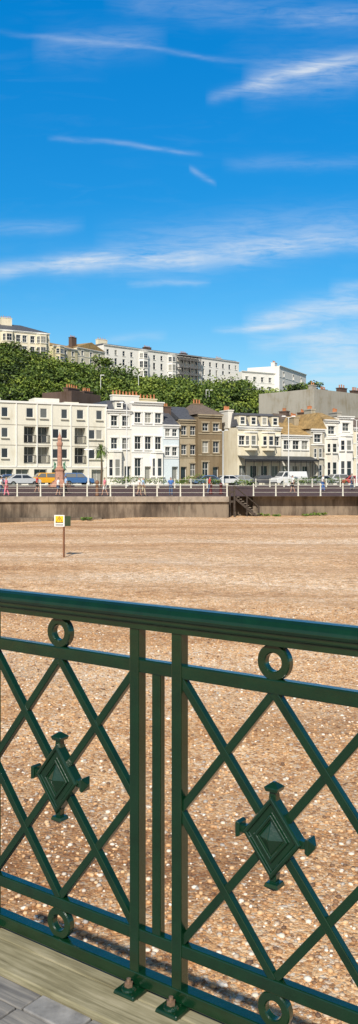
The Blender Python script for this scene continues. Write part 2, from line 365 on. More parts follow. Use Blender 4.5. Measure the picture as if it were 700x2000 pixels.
# hill
SK=[(-300,702),(0,708),(60,712),(100,726),(190,742),(260,757),(330,768),(467,776),(520,790),(560,796),(620,798),(720,802),(1000,830)]
def hillz(X,Y):
    X=np.asarray(X,float);Y=np.asarray(Y,float)
    px=350+F*X/np.maximum(Y,1)
    s=np.interp(px,[a for a,_ in SK],[b for _,b in SK])
    top=1.6+(940-s)/F*Y
    k=sm(138,250,Y)
    cap=1.6+(940-s)/F*np.minimum(Y,370)
    return np.where(Y<=250,(0.5)*(1-k)+top*k,cap)
xs=np.arange(-160,161,5.0); ys=np.concatenate([np.arange(134,380,5.0),[450,700,1500]])
gx,gy=np.meshgrid(xs,ys); hz=hillz(gx,gy)+.5*np.sin(gx*.3)*np.cos(gy*.25)
nx=len(xs); fs=[(j*nx+i,j*nx+i+1,(j+1)*nx+i+1,(j+1)*nx+i) for j in range(len(ys)-1) for i in range(nx-1)]
me=bpy.data.meshes.new('hill'); me.from_pydata(np.stack([gx,gy,hz],-1).reshape(-1,3).tolist(),[],fs); me.materials.append(M_soil); obj('hill',me,kind='structure')

def quads(name,C,S,T,mt,up=.5,elong=.75):
    n=len(C); d=rng.normal(size=(n,3)); d[:,2]=np.abs(d[:,2])+up; d[:,1]-=.3; d/=np.linalg.norm(d,axis=1)[:,None]
    r_=rng.normal(size=(n,3)); a=np.cross(d,r_); a/=np.linalg.norm(a,axis=1)[:,None]; b=np.cross(d,a)
    a=a*S[:,None]; b=b*S[:,None]*elong
    V=np.stack([C-a,C-b,C+a,C+b],1).reshape(-1,3); Fc=np.arange(4*n).reshape(-1,4)
    me=fastmesh(name,V,Fc,4); at=me.attributes.new('tint','FLOAT','FACE'); at.data.foreach_set('value',np.clip(T,0,1).astype(np.float32)); me.materials.append(mt); return me
def clump(c,r,n,tint,flat=.75):
    """leaf centres through a lumpy crown"""
    d=rng.normal(size=(n,3)); d/=np.linalg.norm(d,axis=1)[:,None]; d[:,2]=np.where(d[:,2]<-.2,-d[:,2],d[:,2])
    ph=rng.random(3)*6; lump=1+.28*np.sin(d[:,0]*5+ph[0])*np.sin(d[:,1]*5+ph[1])+.15*np.sin(d[:,2]*8+ph[2])
    rad=r*lump*(.72+.33*rng.random(n)**.6)
    C=np.array(c)+d*rad[:,None]*np.array([1,1,flat])
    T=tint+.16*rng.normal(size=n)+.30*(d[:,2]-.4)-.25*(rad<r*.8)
    return C,T
Cs=[];Ts=[];Ss=[]
for i in range(880):
    Y=165+rng.random()**.8*92; px=-90+rng.random()*760; X=bear(px)*Y
    if 560<px<612 and Y>190 and Y<235: continue
    r=1.6+2.2*rng.random()**1.3
    if rng.random()<.15: r*=1.4
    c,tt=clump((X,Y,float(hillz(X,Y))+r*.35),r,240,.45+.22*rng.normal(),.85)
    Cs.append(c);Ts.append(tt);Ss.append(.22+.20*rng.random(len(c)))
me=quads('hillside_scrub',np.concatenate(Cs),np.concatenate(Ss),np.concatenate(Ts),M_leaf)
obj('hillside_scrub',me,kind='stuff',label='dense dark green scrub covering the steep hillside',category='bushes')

# ---------------------------------------------------------------- buildings
WCACHE={}
def window_mesh(w,h,kind,trim,frame=None):
    key=(round(w,1),round(h,1),kind,trim.name)
    if key in WCACHE: return WCACHE[key]
    w,h=round(w,1),round(h,1)
    mb=MB(); f=.06
    mb.box(-w/2,w/2,.0,.02,0,h,1)
    for a,b_,c,d in((-w/2,-w/2+f,0,h),(w/2-f,w/2,0,h),(-w/2+f,w/2-f,0,f),(-w/2+f,w/2-f,h-f,h)): mb.box(a,b_,-.06,-.003,c,d,0)
    if kind!='plain': mb.box(-w/2+f,w/2-f,-.055,-.004,h*.5-.03,h*.5+.03,0)
    if w>1.1 or kind=='sash': 
        mb.box(-.018,.018,-.045,-.006,f,h*.5-.04,0); mb.box(-.018,.018,-.045,-.006,h*.5+.04,h-f,0)
    if w>2.0:
        for s_ in(-1,1): mb.box(s_*w/4-.04,s_*w/4+.04,-.05,-.005,f,h-f,0)
    mb.box(-w/2-.12,w/2+.12,-.34,-.19,-.14,-.003,2)
    if kind in('sash','arch'):
        a=.14
        mb.box(-w/2-a,-w/2,-.25,-.183,0,h,2); mb.box(w/2,w/2+a,-.25,-.183,0,h,2); mb.box(-w/2-a-.05,w/2+a+.05,-.30,-.183,h,h+.2,2)
    me=mb.mesh('window',[M_trim if frame is None else frame,M_glass,trim]); WCACHE[key]=me; return me
RECESS=.18
def seg(parent,mb,p0,p1,z0,z1,holes,m=0,kind='sash',trim=M_trim,deep=None):
    dx,dy=p1[0]-p0[0],p1[1]-p0[1]; Ln=math.hypot(dx,dy); dx/=Ln;dy/=Ln; ix,iy=-dy,dx
    us=sorted({0,Ln}|{h[0] for h in holes}|{h[1] for h in holes}); zs=sorted({z0,z1}|{h[2] for h in holes}|{h[3] for h in holes})
    def pt(u,z,d=0): return (p0[0]+dx*u+ix*d,p0[1]+dy*u+iy*d,z)
    for i in range(len(us)-1):
        for j in range(len(zs)-1):
            uc,zc=(us[i]+us[i+1])/2,(zs[j]+zs[j+1])/2
            if any(h[0]<uc<h[1] and h[2]<zc<h[3] for h in holes): continue
            mb.add([pt(us[i],zs[j]),pt(us[i+1],zs[j]),pt(us[i+1],zs[j+1]),pt(us[i],zs[j+1])],[(0,1,2,3)],m)
    for h in holes:
        dp=h[4] if len(h)>4 else RECESS+.06
        a,b_,c,d=h[:4]
        for q in(((a,c),(a,d)),((b_,d),(b_,c)),((a,d),(b_,d)),((b_,c),(a,c))):
            (u_,z_),(u2,z2)=q
            mb.add([pt(u_,z_),pt(u2,z2),pt(u2,z2,dp),pt(u_,z_,dp)],[(0,1,2,3)],m)
        me=window_mesh(b_-a,d-c,h[5] if len(h)>5 else kind,trim)
        uc=(a+b_)/2; p=pt(uc,c,dp-.06); obj('window',me,parent,p,math.atan2(dy,dx))
def chimney(parent,x,y,z0,z1,wx,wy,n,wall,pot=M_terra):
    mb=MB(); mb.box(x-wx/2,x+wx/2,y-wy/2,y+wy/2,z0,z1,0); mb.box(x-wx/2-.08,x+wx/2+.08,y-wy/2-.08,y+wy/2+.08,z1,z1+.18,0)
    for i in range(n):
        hh=.5+.2*random.random()
        cx=x+(i+.5)/n*wx-wx/2; mb.lathe((cx,y+random.uniform(-.05,.05),z1+.18),[(.15,0),(.12,.1),(.11,hh-.1),(.14,hh-.05),(.14,hh),(.08,hh)],1,8)
    obj('chimney',mb.mesh('chimney',[wall,pot]),parent)
def line_xy(px,off=0):
    k=bear(px); Y=(127.6-off*1.105)/(1-.47*k); return k*Y,Y
def house(name,label,cat,pl,pr,top,base=1.05,wall=W_white,trim=M_trim,rows=(),cols=(),ww=1.0,depth=9,roof='flat',rtop=None,rmat=M_slate,
          off=0,dl=None,dr=None,bays=(),chims=(),cornice=True,door=None,shop=None,kind='sash',dormers=0,band=True,widths=None,group=None,sidewin=False):
    if dl: p0=(bear(pl)*dl,dl); p1=(bear(pr)*dr,dr)
    else: p0=line_xy(pl,off); p1=line_xy(pr,off)
    Wd=math.hypot(p1[0]-p0[0],p1[1]-p0[1]); rz=math.atan2(p1[1]-p0[1],p1[0]-p0[0]); Ym=(p0[1]+p1[1])/2
    Z=lambda py: zat(py,Ym)-base
    H=Z(top); e=thing(name,label,cat,(p0[0],p0[1],base),rz,group)
    mb=MB()
    baysm=[(a*Wd,b_*Wd,(0 if c is None else Z(c)),Z(d),pj) for a,b_,c,d,pj in bays]
    holes=[]
    for ri,(yt,yb) in enumerate(rows):
        for ci,cx in enumerate(cols):
            wwi=ww if not widths else widths[ci]
            u=cx*Wd; z0,z1=round(Z(yb),2),round(Z(yt),2); z1=z0+round(z1-z0,1)
            if any(a-.2<u<b_+.2 and c-.1<(z0+z1)/2<d+.1 for a,b_,c,d,_ in baysm): continue
            if z0<2.6 and (shop or (door is not None and abs(u-door*Wd)<1.2)): continue
            wv=round(wwi,1); holes.append((u-wv/2,u+wv/2,z0,z1))
    if door is not None and not shop:
        holes.append((door*Wd-.5,door*Wd+.5,.3,2.7,.5,'plain'))
    if shop:
        n=shop; w_=Wd/n
        for i in range(n): holes.append((round(i*w_+.3,2),round(i*w_+.3,2)+round(w_-.6,1),.5,2.9,.5,'plain'))
    seg(e,mb,(0,0),(Wd,0),0,H,holes,0,kind,trim)
    sh=[]
    if sidewin:
        for (yt,yb) in rows[:3]:
            z0=round(Z(yb),2); sh.append((depth*.45,depth*.45+.8,z0,z0+round(Z(yt)-Z(yb),1)))
    seg(e,mb,(0,depth),(0,0),-3,H,sh,0,kind,trim)
    mb.add([(Wd,0,-3),(Wd,depth,-3),(Wd,depth,H),(Wd,0,H)],[(0,1,2,3)],0)
    mb.add([(Wd,depth,-3),(0,depth,-3),(0,depth,H),(Wd,depth,H)],[(0,1,2,3)],0)
    mb.add([(0,0,-3),(Wd,0,-3),(Wd,0,0),(0,0,0)],[(0,1,2,3)],0)
    mb.add([(0,0,H-.4),(Wd,0,H-.4),(Wd,depth,H-.4),(0,depth,H-.4)],[(0,1,2,3)],0)
    if band:
        for (yt,yb) in rows[:-1]:
            zz=Z(yb)-.45
            if not any(c<zz<d for a,b_,c,d,_ in baysm): mb.box(.03,Wd-.03,-.08,-.003,zz,zz+.16,1)
    if cornice:
        mb.box(-.1,Wd+.1,-.38,.1,H,H+.18,1); mb.box(0.02,Wd-.02,-.2,-.004,H-.28,H-.004,1)
    obj('wall',mb.mesh('wall',[wall,trim]),e)
    # bays
    for a,b_,c,d,pj in baysm:
        bm_=MB(); ct=min(pj*.8,(b_-a)*.22); pts=[(a,0),(a+ct,-pj),(b_-ct,-pj),(b_,0)]
        hs_=[[],[],[]]
        for (yt,yb) in rows:
            z0,z1=round(Z(yb),2),round(Z(yt),2)
            if c-.1<(z0+z1)/2<d:
                h1=z0+round(z1-z0,1)
                for k_ in range(3):
                    q0,q1=pts[k_],pts[k_+1]; l=math.hypot(q1[0]-q0[0],q1[1]-q0[1]); wv=round(l-.35,1)
                    if wv>.25: hs_[k_].append((l/2-wv/2,l/2+wv/2,z0,h1,.12,'bay'))
        for k_ in range(3): seg(e,bm_,pts[k_],pts[k_+1],c,d,hs_[k_],0,'bay',trim)
        bm_.add([(x,y,d) for x,y in pts],[(0,1,2,3)],1); bm_.add([(x,y,c) for x,y in pts],[(0,1,2,3)],0)
        ex=[(a-.1,.0),(a+ct-.08,-pj-.15),(b_-ct+.08,-pj-.15),(b_+.1,.0)]
        bm_.add([(x,y-.01,d+.003) for x,y in ex]+[(x,y-.01,d+.2) for x,y in ex],[(0,1,5,4),(1,2,6,5),(2,3,7,6),(4,5,6,7),(0,1,2,3)],1)
        obj('bay_window',bm_.mesh('bay',[wall,trim]),e)
    rf=MB(); R=Z(rtop) if rtop else H+.5
    ov=.25
    if roof=='flat': rf.box(.3,Wd-.3,.3,depth-.3,H-.39,H+.02,0)
    elif roof=='mansard':
        rf.frustum((.15,Wd-.15,.15,depth),H+.18,(.5,Wd-.5,1.5,depth-1),R,0)
    elif roof=='gable':
        rf.extr_x([(-ov,H+.19),(depth/2,R),(depth+ov,H+.19)],0.05,Wd-.05,0)
    elif roof=='front':
        rf.extr_y([(-ov,H+.19),(Wd/2,R),(Wd+ov,H+.19)],-.3,depth,0)
    elif roof=='hip':
        rf.frustum((-ov,Wd+ov,-ov,depth+ov),H+.185,(Wd*.28,Wd*.72,depth*.45,depth*.55),R,0)
    ro=obj('roof',rf.mesh('roof',[rmat]),e)
    if dormers:
        for i in range(dormers):
            cx=(i+.5)/dormers*Wd; dm=MB(); zb=H+.3; zt=min(R-.2,zb+1.5)
            seg(ro,dm,(cx-.6,.1),(cx+.6,.1),zb,zt,[(.2,1.0,zb+.2,zb+.2+round(zt-zb-.4,1),.1,'bay')],0,'bay',trim)
            dm.add([(cx-.6,.1,zb),(cx-.6,1.6,zb),(cx-.6,1.6,zt),(cx-.6,.1,zt)],[(0,1,2,3)],0); dm.add([(cx+.6,.1,zb),(cx+.6,1.6,zb),(cx+.6,1.6,zt),(cx+.6,.1,zt)],[(0,1,2,3)],0)
            dm.box(cx-.7,cx+.7,0,1.7,zt,zt+.12,1)
            obj('dormer',dm.mesh('dormer',[wall,rmat]),ro)
    for fx,fy,wx,wy,zb,zt,n,cm in chims:
        chimney(ro,fx*Wd,fy*depth,Z(zb),Z(zt),wx,wy,n,cm)
    return e,Wd,H,Z
G='terraced houses along the seafront street'
# --- modern flats
def flats():
    p0=line_xy(-60); p1=line_xy(208); Wd=math.hypot(p1[0]-p0[0],p1[1]-p0[1]); rz=math.atan2(p1[1]-p0[1],p1[0]-p0[0]); base=1.05
    e=thing('apartment_block','white four storey panel clad apartment block with recessed dark balconies','apartment building',(p0[0],p0[1],base),rz)
    H=11.1; mb=MB(); U=lambda px: Wd*(px+60)/268.0
    holes=[]; bal=[]
    fl=[8.4,5.65,2.9]
    for fi,z in enumerate(fl):
        for px in (-45,-20,6,105,122,193,178):
            if fi==0 and px in(105,178): continue
            holes.append((U(px)-.45,U(px)+.45,z+.8,z+2.1,.16,'plain'))
        for px in (54,81,154):
            if fi==0: holes.append((U(px)-.5,U(px)+.5,z+.8,z+2.1,.16,'plain'))
            else:
                holes.append((U(px)-.8,U(px)+.8,z+.15,z+2.35,1.2,'bay')); bal.append((U(px),z+.15))
    for px in (-30,10,40,75,110,150,190): holes.append((U(px)-.9,U(px)+.9,.1,2.2,.6,'plain'))
    seg(e,mb,(0,0),(Wd,0),0,H,holes,0,'plain',W_panel)
    mb.add([(0,0,0),(0,10,0),(0,10,H),(0,0,H)],[(0,1,2,3)],0); mb.add([(Wd,0,0),(Wd,10,0),(Wd,10,H),(Wd,0,H)],[(0,1,2,3)],0); mb.add([(0,10,0),(Wd,10,0),(Wd,10,H),(0,10,H)],[(0,1,2,3)],0)
    for px in (-8,28,68,97,135,170,207): mb.box(U(px)-.07,U(px)+.07,-.12,-.003,2.6,H-.004,1)
    mb.box(.01,Wd-.01,-.06,-.003,2.45,2.6,1); mb.box(.01,Wd-.01,-.04,-.003,5.4,5.48,2); mb.box(.01,Wd-.01,-.04,-.003,8.15,8.23,2)
    mb.box(-.1,Wd+.1,-.15,10.1,H,H+.28,1)
    obj('wall',mb.mesh('wall',[W_panel,M_trim,W_grey]),e)
    for a_,b_,c_,d_,h_ in((75,125,3,6,1.1),(140,170,4,7,.8),(-10,8,3,6,.9)):
        rf=MB(); rf.box(U(a_),U(b_),c_,d_,H+.285,H+h_,0); obj('roof_housing',rf.mesh('roof_housing',[W_panel]),e)
    for u,z in bal:
        r_=MB(); r_.box(u-.85,u+.85,-.12,-.06,z+.95,z+1.03,0); r_.box(u-.85,u+.85,-.12,-.06,z+.02,z+.08,0)
        for i in range(12): x=u-.82+i*1.64/11; r_.box(x-.02,x+.02,-.105,-.075,z+.08,z+.95,0)
        obj('balcony_railing',r_.mesh('rail',[M_black]),e)
flats()
house('building','dark brick building with tall chimney behind flats','building',140,197,768,wall=W_brick,trim=W_brick,rows=(),cols=(),dl=140,dr=147,depth=6,roof='flat',cornice=False,band=False,
      chims=[(.3,.3,3.2,.9,770,761,5,W_brick),(.8,.3,2.4,.9,770,763,4,W_brick)])
house('terraced_house','tall white terraced house with slate mansard and bay','house',209,257,803,wall=W_white,rows=[(812,832),(855,877),(897,930)],cols=[.3,.75],ww=1.0,roof='mansard',rtop=781,
      bays=[(.05,.62,None,883,1.0)],door=.85,dormers=1,group=G)
house('terraced_house','bright white terraced house with corner quoins, chimney pots','house',257,319,787,wall=W_white2,rows=[(806,826),(852,878),(895,930)],cols=[.2,.52,.84],ww=1.0,roof='flat',
      chims=[(.15,.5,4.2,1.0,795,770,8,W_white),(.85,.75,5,1.0,795,772,9,W_yellow)],door=.52,bays=[(.62,1.0,None,885,.9)],group=G)
house('terraced_house','narrow pale blue terraced house with dark slate roof','house',319,350,832,wall=W_blue,rows=[(838,852),(872,890),(905,930)],cols=[.28,.72],ww=.8,roof='gable',rtop=796,rmat=M_slate,
      chims=[(.9,.5,1.0,2.2,830,792,3,W_brick)],door=.75,off=.4,group=G)
house('terraced_house','beige stone terraced house with slate roof','house',350,387,822,wall=W_beige,trim=W_beige,rows=[(832,850),(868,888),(905,930)],cols=[.25,.72],ww=.9,roof='gable',rtop=790,rmat=M_slate,
      door=.25,group=G)
house('terraced_house','brown stone terraced house with heavy cornice','house',387,434,812,wall=W_brown,trim=W_beige,rows=[(826,842),(862,884),(902,930)],cols=[.3,.74],ww=1.0,roof='hip',rtop=786,rmat=M_slate2,
      chims=[(.5,.5,1.4,1.0,800,786,3,W_brown)],off=.9,door=.74,group=G)
jh,jW,jH,jZ=house('shop_house','cream end of terrace with slate mansard and black verandah','house',464,549,836,wall=W_cream,rows=[(852,870)],cols=[.1,.9],ww=1.0,roof='mansard',rtop=806,dormers=4,off=3.5,depth=5,
      bays=[(.16,.44,880,846,.9),(.56,.84,880,846,.9)],shop=4,chims=[(.03,.75,.9,2.6,836,802,5,W_white)],group=G)
kh,kW,kH,kZ=house('shop_house','white house with brown roof above a dark shopfront','house',549,607,852,wall=W_white,rows=[(860,878)],cols=[.2,.5,.8],ww=1.2,roof='gable',rtop=822,rmat=M_tile,off=3.0,
      shop=3,chims=[(.95,.5,.9,2.0,850,812,4,W_beige)],group=G)
for hh,ww_ in((jh,jW),(kh,kW)):
    vb=MB(); vb.add([(0.02,-.02,4.35),(ww_-.02,-.02,4.35),(ww_+.0,-2.3,3.75),(0,-2.3,3.75)],[(0,1,2,3)],0); vb.box(0,ww_,-2.36,-2.3,3.5,3.76,1)
    n=6
    for i in range(n): x=.1+i*(ww_-.2)/(n-1); vb.tube((x,-2.2,0),(x,-2.2,3.6),.05,.05,1,6)
    vb.box(0.01,ww_-.01,-2.25,-2.2,4.25-.9,4.25-.82,1)
    obj('verandah',vb.mesh('verandah',[M_awn,M_black]),hh)
house('terraced_house','grey beige house with orange lichen gable roof','house',607,634,840,wall=W_gbeige,rows=[(848,864),(876,894),(908,932)],cols=[.5],ww=1.3,roof='front',rtop=806,rmat=M_tile,off=3.2,
      bays=[(.15,.85,None,870,.8)],group=G)
house('terraced_house','white house with canted bays and tiled roof','house',634,661,822,wall=W_white,rows=[(832,848),(866,884),(902,930)],cols=[.5],ww=1.3,roof='gable',rtop=802,rmat=M_tile,off=2.6,
      bays=[(.12,.88,None,858,.9)],chims=[(.1,.5,.8,2.0,815,798,4,W_gbeige)],group=G)
house('terraced_house','white terraced house with tall bays and parapet','house',661,690,815,wall=W_white2,rows=[(826,842),(860,880),(900,930)],cols=[.5],ww=1.3,roof='flat',off=2.6,
      bays=[(.1,.9,None,853,.9)],chims=[(.9,.5,.8,2.4,810,803,4,W_grey)],group=G)
house('terraced_house','cream terraced house with pitched brown roof','house',690,740,838,wall=W_cream,rows=[(848,862),(872,890),(905,930)],cols=[.25,.75],ww=1.0,roof='gable',rtop=812,rmat=M_slate2,off=2.2,group=G)
house('large_building','blank grey concrete building with chimney stacks','building',614,760,768,base=4,wall=W_grey,trim=W_grey,dl=165,dr=182,depth=14,roof='flat',cornice=False,band=False,
      chims=[(.05,.1,1.2,1,775,761,2,W_grey),(.25,.2,1.6,1,775,765,3,W_brick),(.42,.1,2.2,1,775,760,3,W_brick),(.6,.1,2.2,1,775,762,4,W_brick)])
house('terraced_house','low grey rear houses with brown tiled roof','house',570,640,835,base=1,wall=W_gbeige,dl=150,dr=158,depth=8,roof='gable',rtop=808,rmat=M_slate2,
      chims=[(.3,.5,.9,1.6,835,804,3,W_brick),(.8,.5,.9,1.6,835,803,3,W_brick)],band=False)
# --- houses up the hill
house('villa','large cream hilltop villa with hipped slate roof','house',-60,97,646,base=34,wall=W_cream,rows=[(653,666),(674,690)],cols=[.42,.5,.6,.68,.78,.9],ww=1.3,dl=250,dr=262,depth=14,roof='hip',rtop=626,
      bays=[(.83,.97,700,649,1.4),(.4,.54,700,649,1.4)],chims=[(.52,.4,3.4,1.4,640,616,5,W_cream),(.3,.3,3.4,1.4,640,618,4,W_cream)])
house('villa','pale yellow villa with gabled lichen covered roof','house',104,152,680,base=34,wall=W_yellow,rows=[(684,693),(699,708)],cols=[.2,.5,.8],ww=1.2,dl=275,dr=285,depth=10,roof='gable',rtop=668,rmat=M_tile,
      bays=[(.1,.4,712,680,1.2)],chims=[(.2,.5,2,1.2,680,664,4,W_yellow)])
house('villa','cream villa with twin gables and tall chimney','house',150,205,684,base=34,wall=W_cream,rows=[(688,697),(703,712)],cols=[.2,.5,.8],ww=1.2,dl=285,dr=297,depth=10,roof='front',rtop=669,rmat=M_tile,
      chims=[(.1,.3,2.4,1.4,684,663,4,W_brick),(.85,.4,2,1.2,684,672,3,W_cream)])
ch,cW,cH,cZ=house('long_terrace','long white hilltop terrace with rows of tall windows','terrace',203,467,692,base=39,wall=W_white2,rows=[(699,708),(714,726),(732,743)],cols=[(i+.5)/19 for i in range(19)],ww=1.1,
      dl=300,dr=345,depth=12,roof='mansard',rtop=688,kind='bay',
      chims=[(.35,.4,3,1.5,692,682,5,W_brick),(.62,.4,3,1.5,692,684,5,W_brick),(.04,.4,4,1.5,692,679,4,W_cream),(.9,.4,3,1.5,692,685,4,W_cream)],
      bays=[(.235,.29,750,697,1.6),(.44,.49,750,697,1.6)])
ib=MB()
x0,x1=.50*cW,.66*cW
for zz in (2.2,5.0,7.6):
    z_=cH-zz; ib.box(x0,x1,-2.2,-.3,z_,z_+.15,0); ib.box(x0,x1,-2.2,-2.1,z_+1.0,z_+1.1,0)
    for i in range(26): x=x0+i*(x1-x0)/25; ib.box(x-.04,x+.04,-2.19,-2.11,z_+.15,z_+1.0,0)
for i in range(7): x=x0+i*(x1-x0)/6; ib.box(x-.1,x+.1,-2.2,-2.0,0,cH-.5,0)
ib.box(x0-.3,x1+.3,-2.5,-.3,cH-.5,cH-.3,0)
obj('iron_balcony',ib.mesh('iron_balcony',[mat('weathered_iron',(.16,.15,.14),.7,.3)]),ch)
house('villa','white flat roofed house on the wooded hill','house',473,548,728,base=27,wall=W_white2,rows=[(737,746),(755,764)],cols=[.12,.32,.52,.72,.9],ww=1.1,dl=298,dr=306,depth=14,roof='flat',
      chims=[(.95,.4,2.5,1.4,728,716,4,W_white2)])
house('villa','white three storey house with parapet and chimneys','house',546,598,724,base=27,wall=W_white2,rows=[(733,742),(751,761)],cols=[.15,.5,.8],ww=1.2,dl=304,dr=330,depth=12,roof='flat',
      chims=[(.15,.3,2.5,1.4,724,715,4,W_white2),(.6,.5,2,1.2,724,718,3,W_white2)])

# rock outcrop
def rock():
    n=26; X0,Y0=bear(588)*205,205; 
    import mathutils
    vs=[];fs=[]
    for j in range(12):
        for i in range(n):
            u=i/(n-1)-.5; v=j/11
            x=X0+u*9*(1-.35*v); z=14+v*8; y=Y0+v*5+abs(u)*6
            d=mathutils.noise.noise(Vector((x*.7,y*.3,z*.7)))*1.6+mathutils.noise.noise(Vector((x*2,y,z*2)))*.5
            vs.append((x+d*.4,y-d,z+d*.3))
    fs=[(j*n+i,j*n+i+1,(j+1)*n+i+1,(j+1)*n+i) for j in range(11) for i in range(n-1)]
    me=bpy.data.meshes.new('rock_outcrop'); me.from_pydata(vs,[],fs); me.materials.append(mat('dark_red_rock',(.12,.065,.045),.9,.6,scale=.8))
    obj('rock_outcrop',me,label='dark reddish bare rock outcrop among the scrub',category='rock')
rock()

# trees
def tree(px,Y,h,r,label,z=None,n=900,name='tree'):
    X=bear(px)*Y; z0=float(hillz(X,Y)) if z is None else z
    e=thing(name,label,'tree',(X,Y,z0))
    mb=MB(); mb.tube((0,0,-.5),(.1,0,h*.55),.25,.14,0,7)
    Cc=[];Tt=[]
    for i in range(6):
        a=i*1.05+rng.random(); b_=(math.cos(a)*r*.55,math.sin(a)*r*.55,h*(.55+.35*rng.random()))
        mb.tube((.05,0,h*.35+.05*i),b_,.09,.04,0,5); c,t_=clump(b_,r*.55,n//6,.45+.2*rng.normal()); Cc.append(c);Tt.append(t_)
    obj('trunk',mb.mesh('trunk',[M_bark]),e)
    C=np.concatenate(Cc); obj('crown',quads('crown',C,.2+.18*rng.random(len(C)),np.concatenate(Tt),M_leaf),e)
tree(575,248,6,3.4,'round green tree beside the white hillside house')
tree(604,250,7,3.6,'round green tree at the hill crest')
tree(200,262,7,3.4,'round green tree beside the hilltop terrace')
tree(345,275,5,2.8,'round green tree beside the hilltop terrace')
tree(20,245,6,3.5,'dark green tree on the hill crest')
tree(475,262,5,2.6,'small green tree on the hill crest')

# ---------------------------------------------------------------- sea walls
def seawall_mat():
    m,nt,b=nodes_of('stained_seawall_concrete'); L=nt.links.new
    g=N(nt,'ShaderNodeNewGeometry'); mp=N(nt,'ShaderNodeMapping'); mp.inputs['Scale'].default_value=(1.2,1,.25); L(g.outputs['Position'],mp.inputs[0])
    n=N(nt,'ShaderNodeTexNoise'); n.inputs['Scale'].default_value=1.5; n.inputs['Detail'].default_value=8; n.inputs['Roughness'].default_value=.7; L(mp.outputs[0],n.inputs['Vector'])
    n2=N(nt,'ShaderNodeTexNoise'); n2.inputs['Scale'].default_value=.25; n2.inputs['Detail'].default_value=3; L(g.outputs['Position'],n2.inputs['Vector'])
    ad=N(nt,'ShaderNodeMath',operation='ADD'); L(n.outputs['Fac'],ad.inputs[0]); L(n2.outputs['Fac'],ad.inputs[1])
    hv=N(nt,'ShaderNodeMath',operation='MULTIPLY'); hv.inputs[1].default_value=.5; L(ad.outputs[0],hv.inputs[0])
    r=ramp(nt,[(.38,(.055,.040,.028)),(.48,(.12,.09,.065)),(.58,(.24,.19,.14))]); L(hv.outputs[0],r.inputs[0])
    L(r.outputs[0],b.inputs['Base Color']); b.inputs['Roughness'].default_value=.9
    bp=N(nt,'ShaderNodeBump'); bp.inputs['Distance'].default_value=.05; L(n.outputs['Fac'],bp.inputs['Height']); L(bp.outputs[0],b.inputs['Normal'])
    return m
M_sea=seawall_mat()
M_cope=mat('pale_coping_concrete',(.30,.25,.20),.85,.3,scale=2)
XE=4.6
mb=MB()
prof=[(80.25,-4),(80.4,-.32),(80.4,-.05),(81.7,-.05),(81.7,-4)]
x=-60.0
while x<XE-.1:
    x2=min(XE,x+6.0); mb.extr_x(prof,x+.012,x2-.012,0); mb.extr_x([(80.12,-.30),(80.12,.2),(81.7,.2),(81.7,-.045),(80.38,-.045),(80.38,-.30)],x+.012,x2-.012,1); x=x2
mb.extr_x([(79.6,-4),(79.75,-1.75),(80.28,-1.72),(80.28,-4)],-60,bear(200)*80,0)
mb.box(XE-.6,XE,81.7,84,-4,.195,0)
e=thing('sea_wall','long weathered brown concrete sea wall with projecting coping','wall',(0,0,0)); obj('wall_face',mb.mesh('wall_face',[M_sea,M_cope]),e)
mb=MB()
prof=[(82.6,-4),(82.7,-.12),(82.55,-.08),(82.55,.2),(83.6,.2),(83.6,-4)]
x=XE+2.4
while x<60: mb.extr_x(prof,x+.012,min(60,x+5)-.012,0); x+=5
mb.box(XE,XE+2.5,83.3,83.6,-4,.19,0)
e=thing('sea_wall','grey brown concrete sea wall set back beside steps','wall',(0,0,0)); obj('wall_face',mb.mesh('wall_face',[M_sea]),e)
# timber steps
e=thing('beach_steps','dark weathered timber steps leading down to the shingle','steps',(XE+.6,82,.2))
n=9
for i in range(n): tr=MB(); x=.2+i*.22; tr.box(x,x+.26,-.55,.5,-.05-i*.2-.05,-.05-i*.2,0); obj('tread',tr.mesh('tread',[M_gwood]),e)
for y_ in(-.62,.5):
    st=MB(); st.add([(0,y_,0),(2.3,y_,-1.95),(2.3,y_,-2.2),(0,y_,-.28),(0,y_+.07,0),(2.3,y_+.07,-1.95),(2.3,y_+.07,-2.2),(0,y_+.07,-.28)],[(0,1,2,3),(4,5,6,7),(0,1,5,4),(3,2,6,7),(1,2,6,5),(0,3,7,4)],0)
    st.tube((0,y_,.95),(2.3,y_,-1.0),.04,.04,0,6)
    for q in(0,1.15,2.3): st.box(q-.05,q+.05,y_-.06,y_+.0,-2.6 if q<1 else -2.6,1.0-q*.85,0)
    obj('stringer',st.mesh('stringer',[M_twood]),e)
gp=MB(); gp.box(-.55,-.37,-.7,-.5,-2.4,.9,0); gp.box(-.1,.06,-.75,-.6,-2.4,.95,0); gp.box(-.37,-.1,-.66,-.6,.3,.5,0); gp.box(-.37,-.1,-.66,-.6,-.6,-.4,0)
obj('gate_post',gp.mesh('gate_post',[M_twood]),e)

# promenade railings
def prom_rail(x0,x1,Y,z,label,sp=2.13,h=1.15,post=M_post,w_=.06,rails=(.35,.75,1.08),rr=.014,rm=None):
    e=thing('promenade_railing',label,'railing',((x0+x1)/2,Y,z)); c=(x0+x1)/2
    pm=MB(); pm.frustum((-w_*1.3,w_*1.3,-w_*1.3,w_*1.3),0,(-w_,w_,-w_,w_),.18,0); pm.frustum((-w_,w_,-w_,w_),.18,(-w_*.8,w_*.8,-w_*.8,w_*.8),h-.08,0); pm.frustum((-w_*1.3,w_*1.3,-w_*1.3,w_*1.3),h-.08,(-w_*.4,w_*.4,-w_*.4,w_*.4),h+.06,0)
    me=pm.mesh('post',[post]); n=int(round((x1-x0)/sp))
    for i in range(n+1): obj('post',me,e,(x0-c+(x1-x0)*i/n,0,0))
    for r_ in rails:
        rb=MB(); rb.tube((x0-c,0,r_),(x1-c,0,r_),rr,rr,0,6); obj('rail',rb.mesh('rail',[rm or M_post]),e)
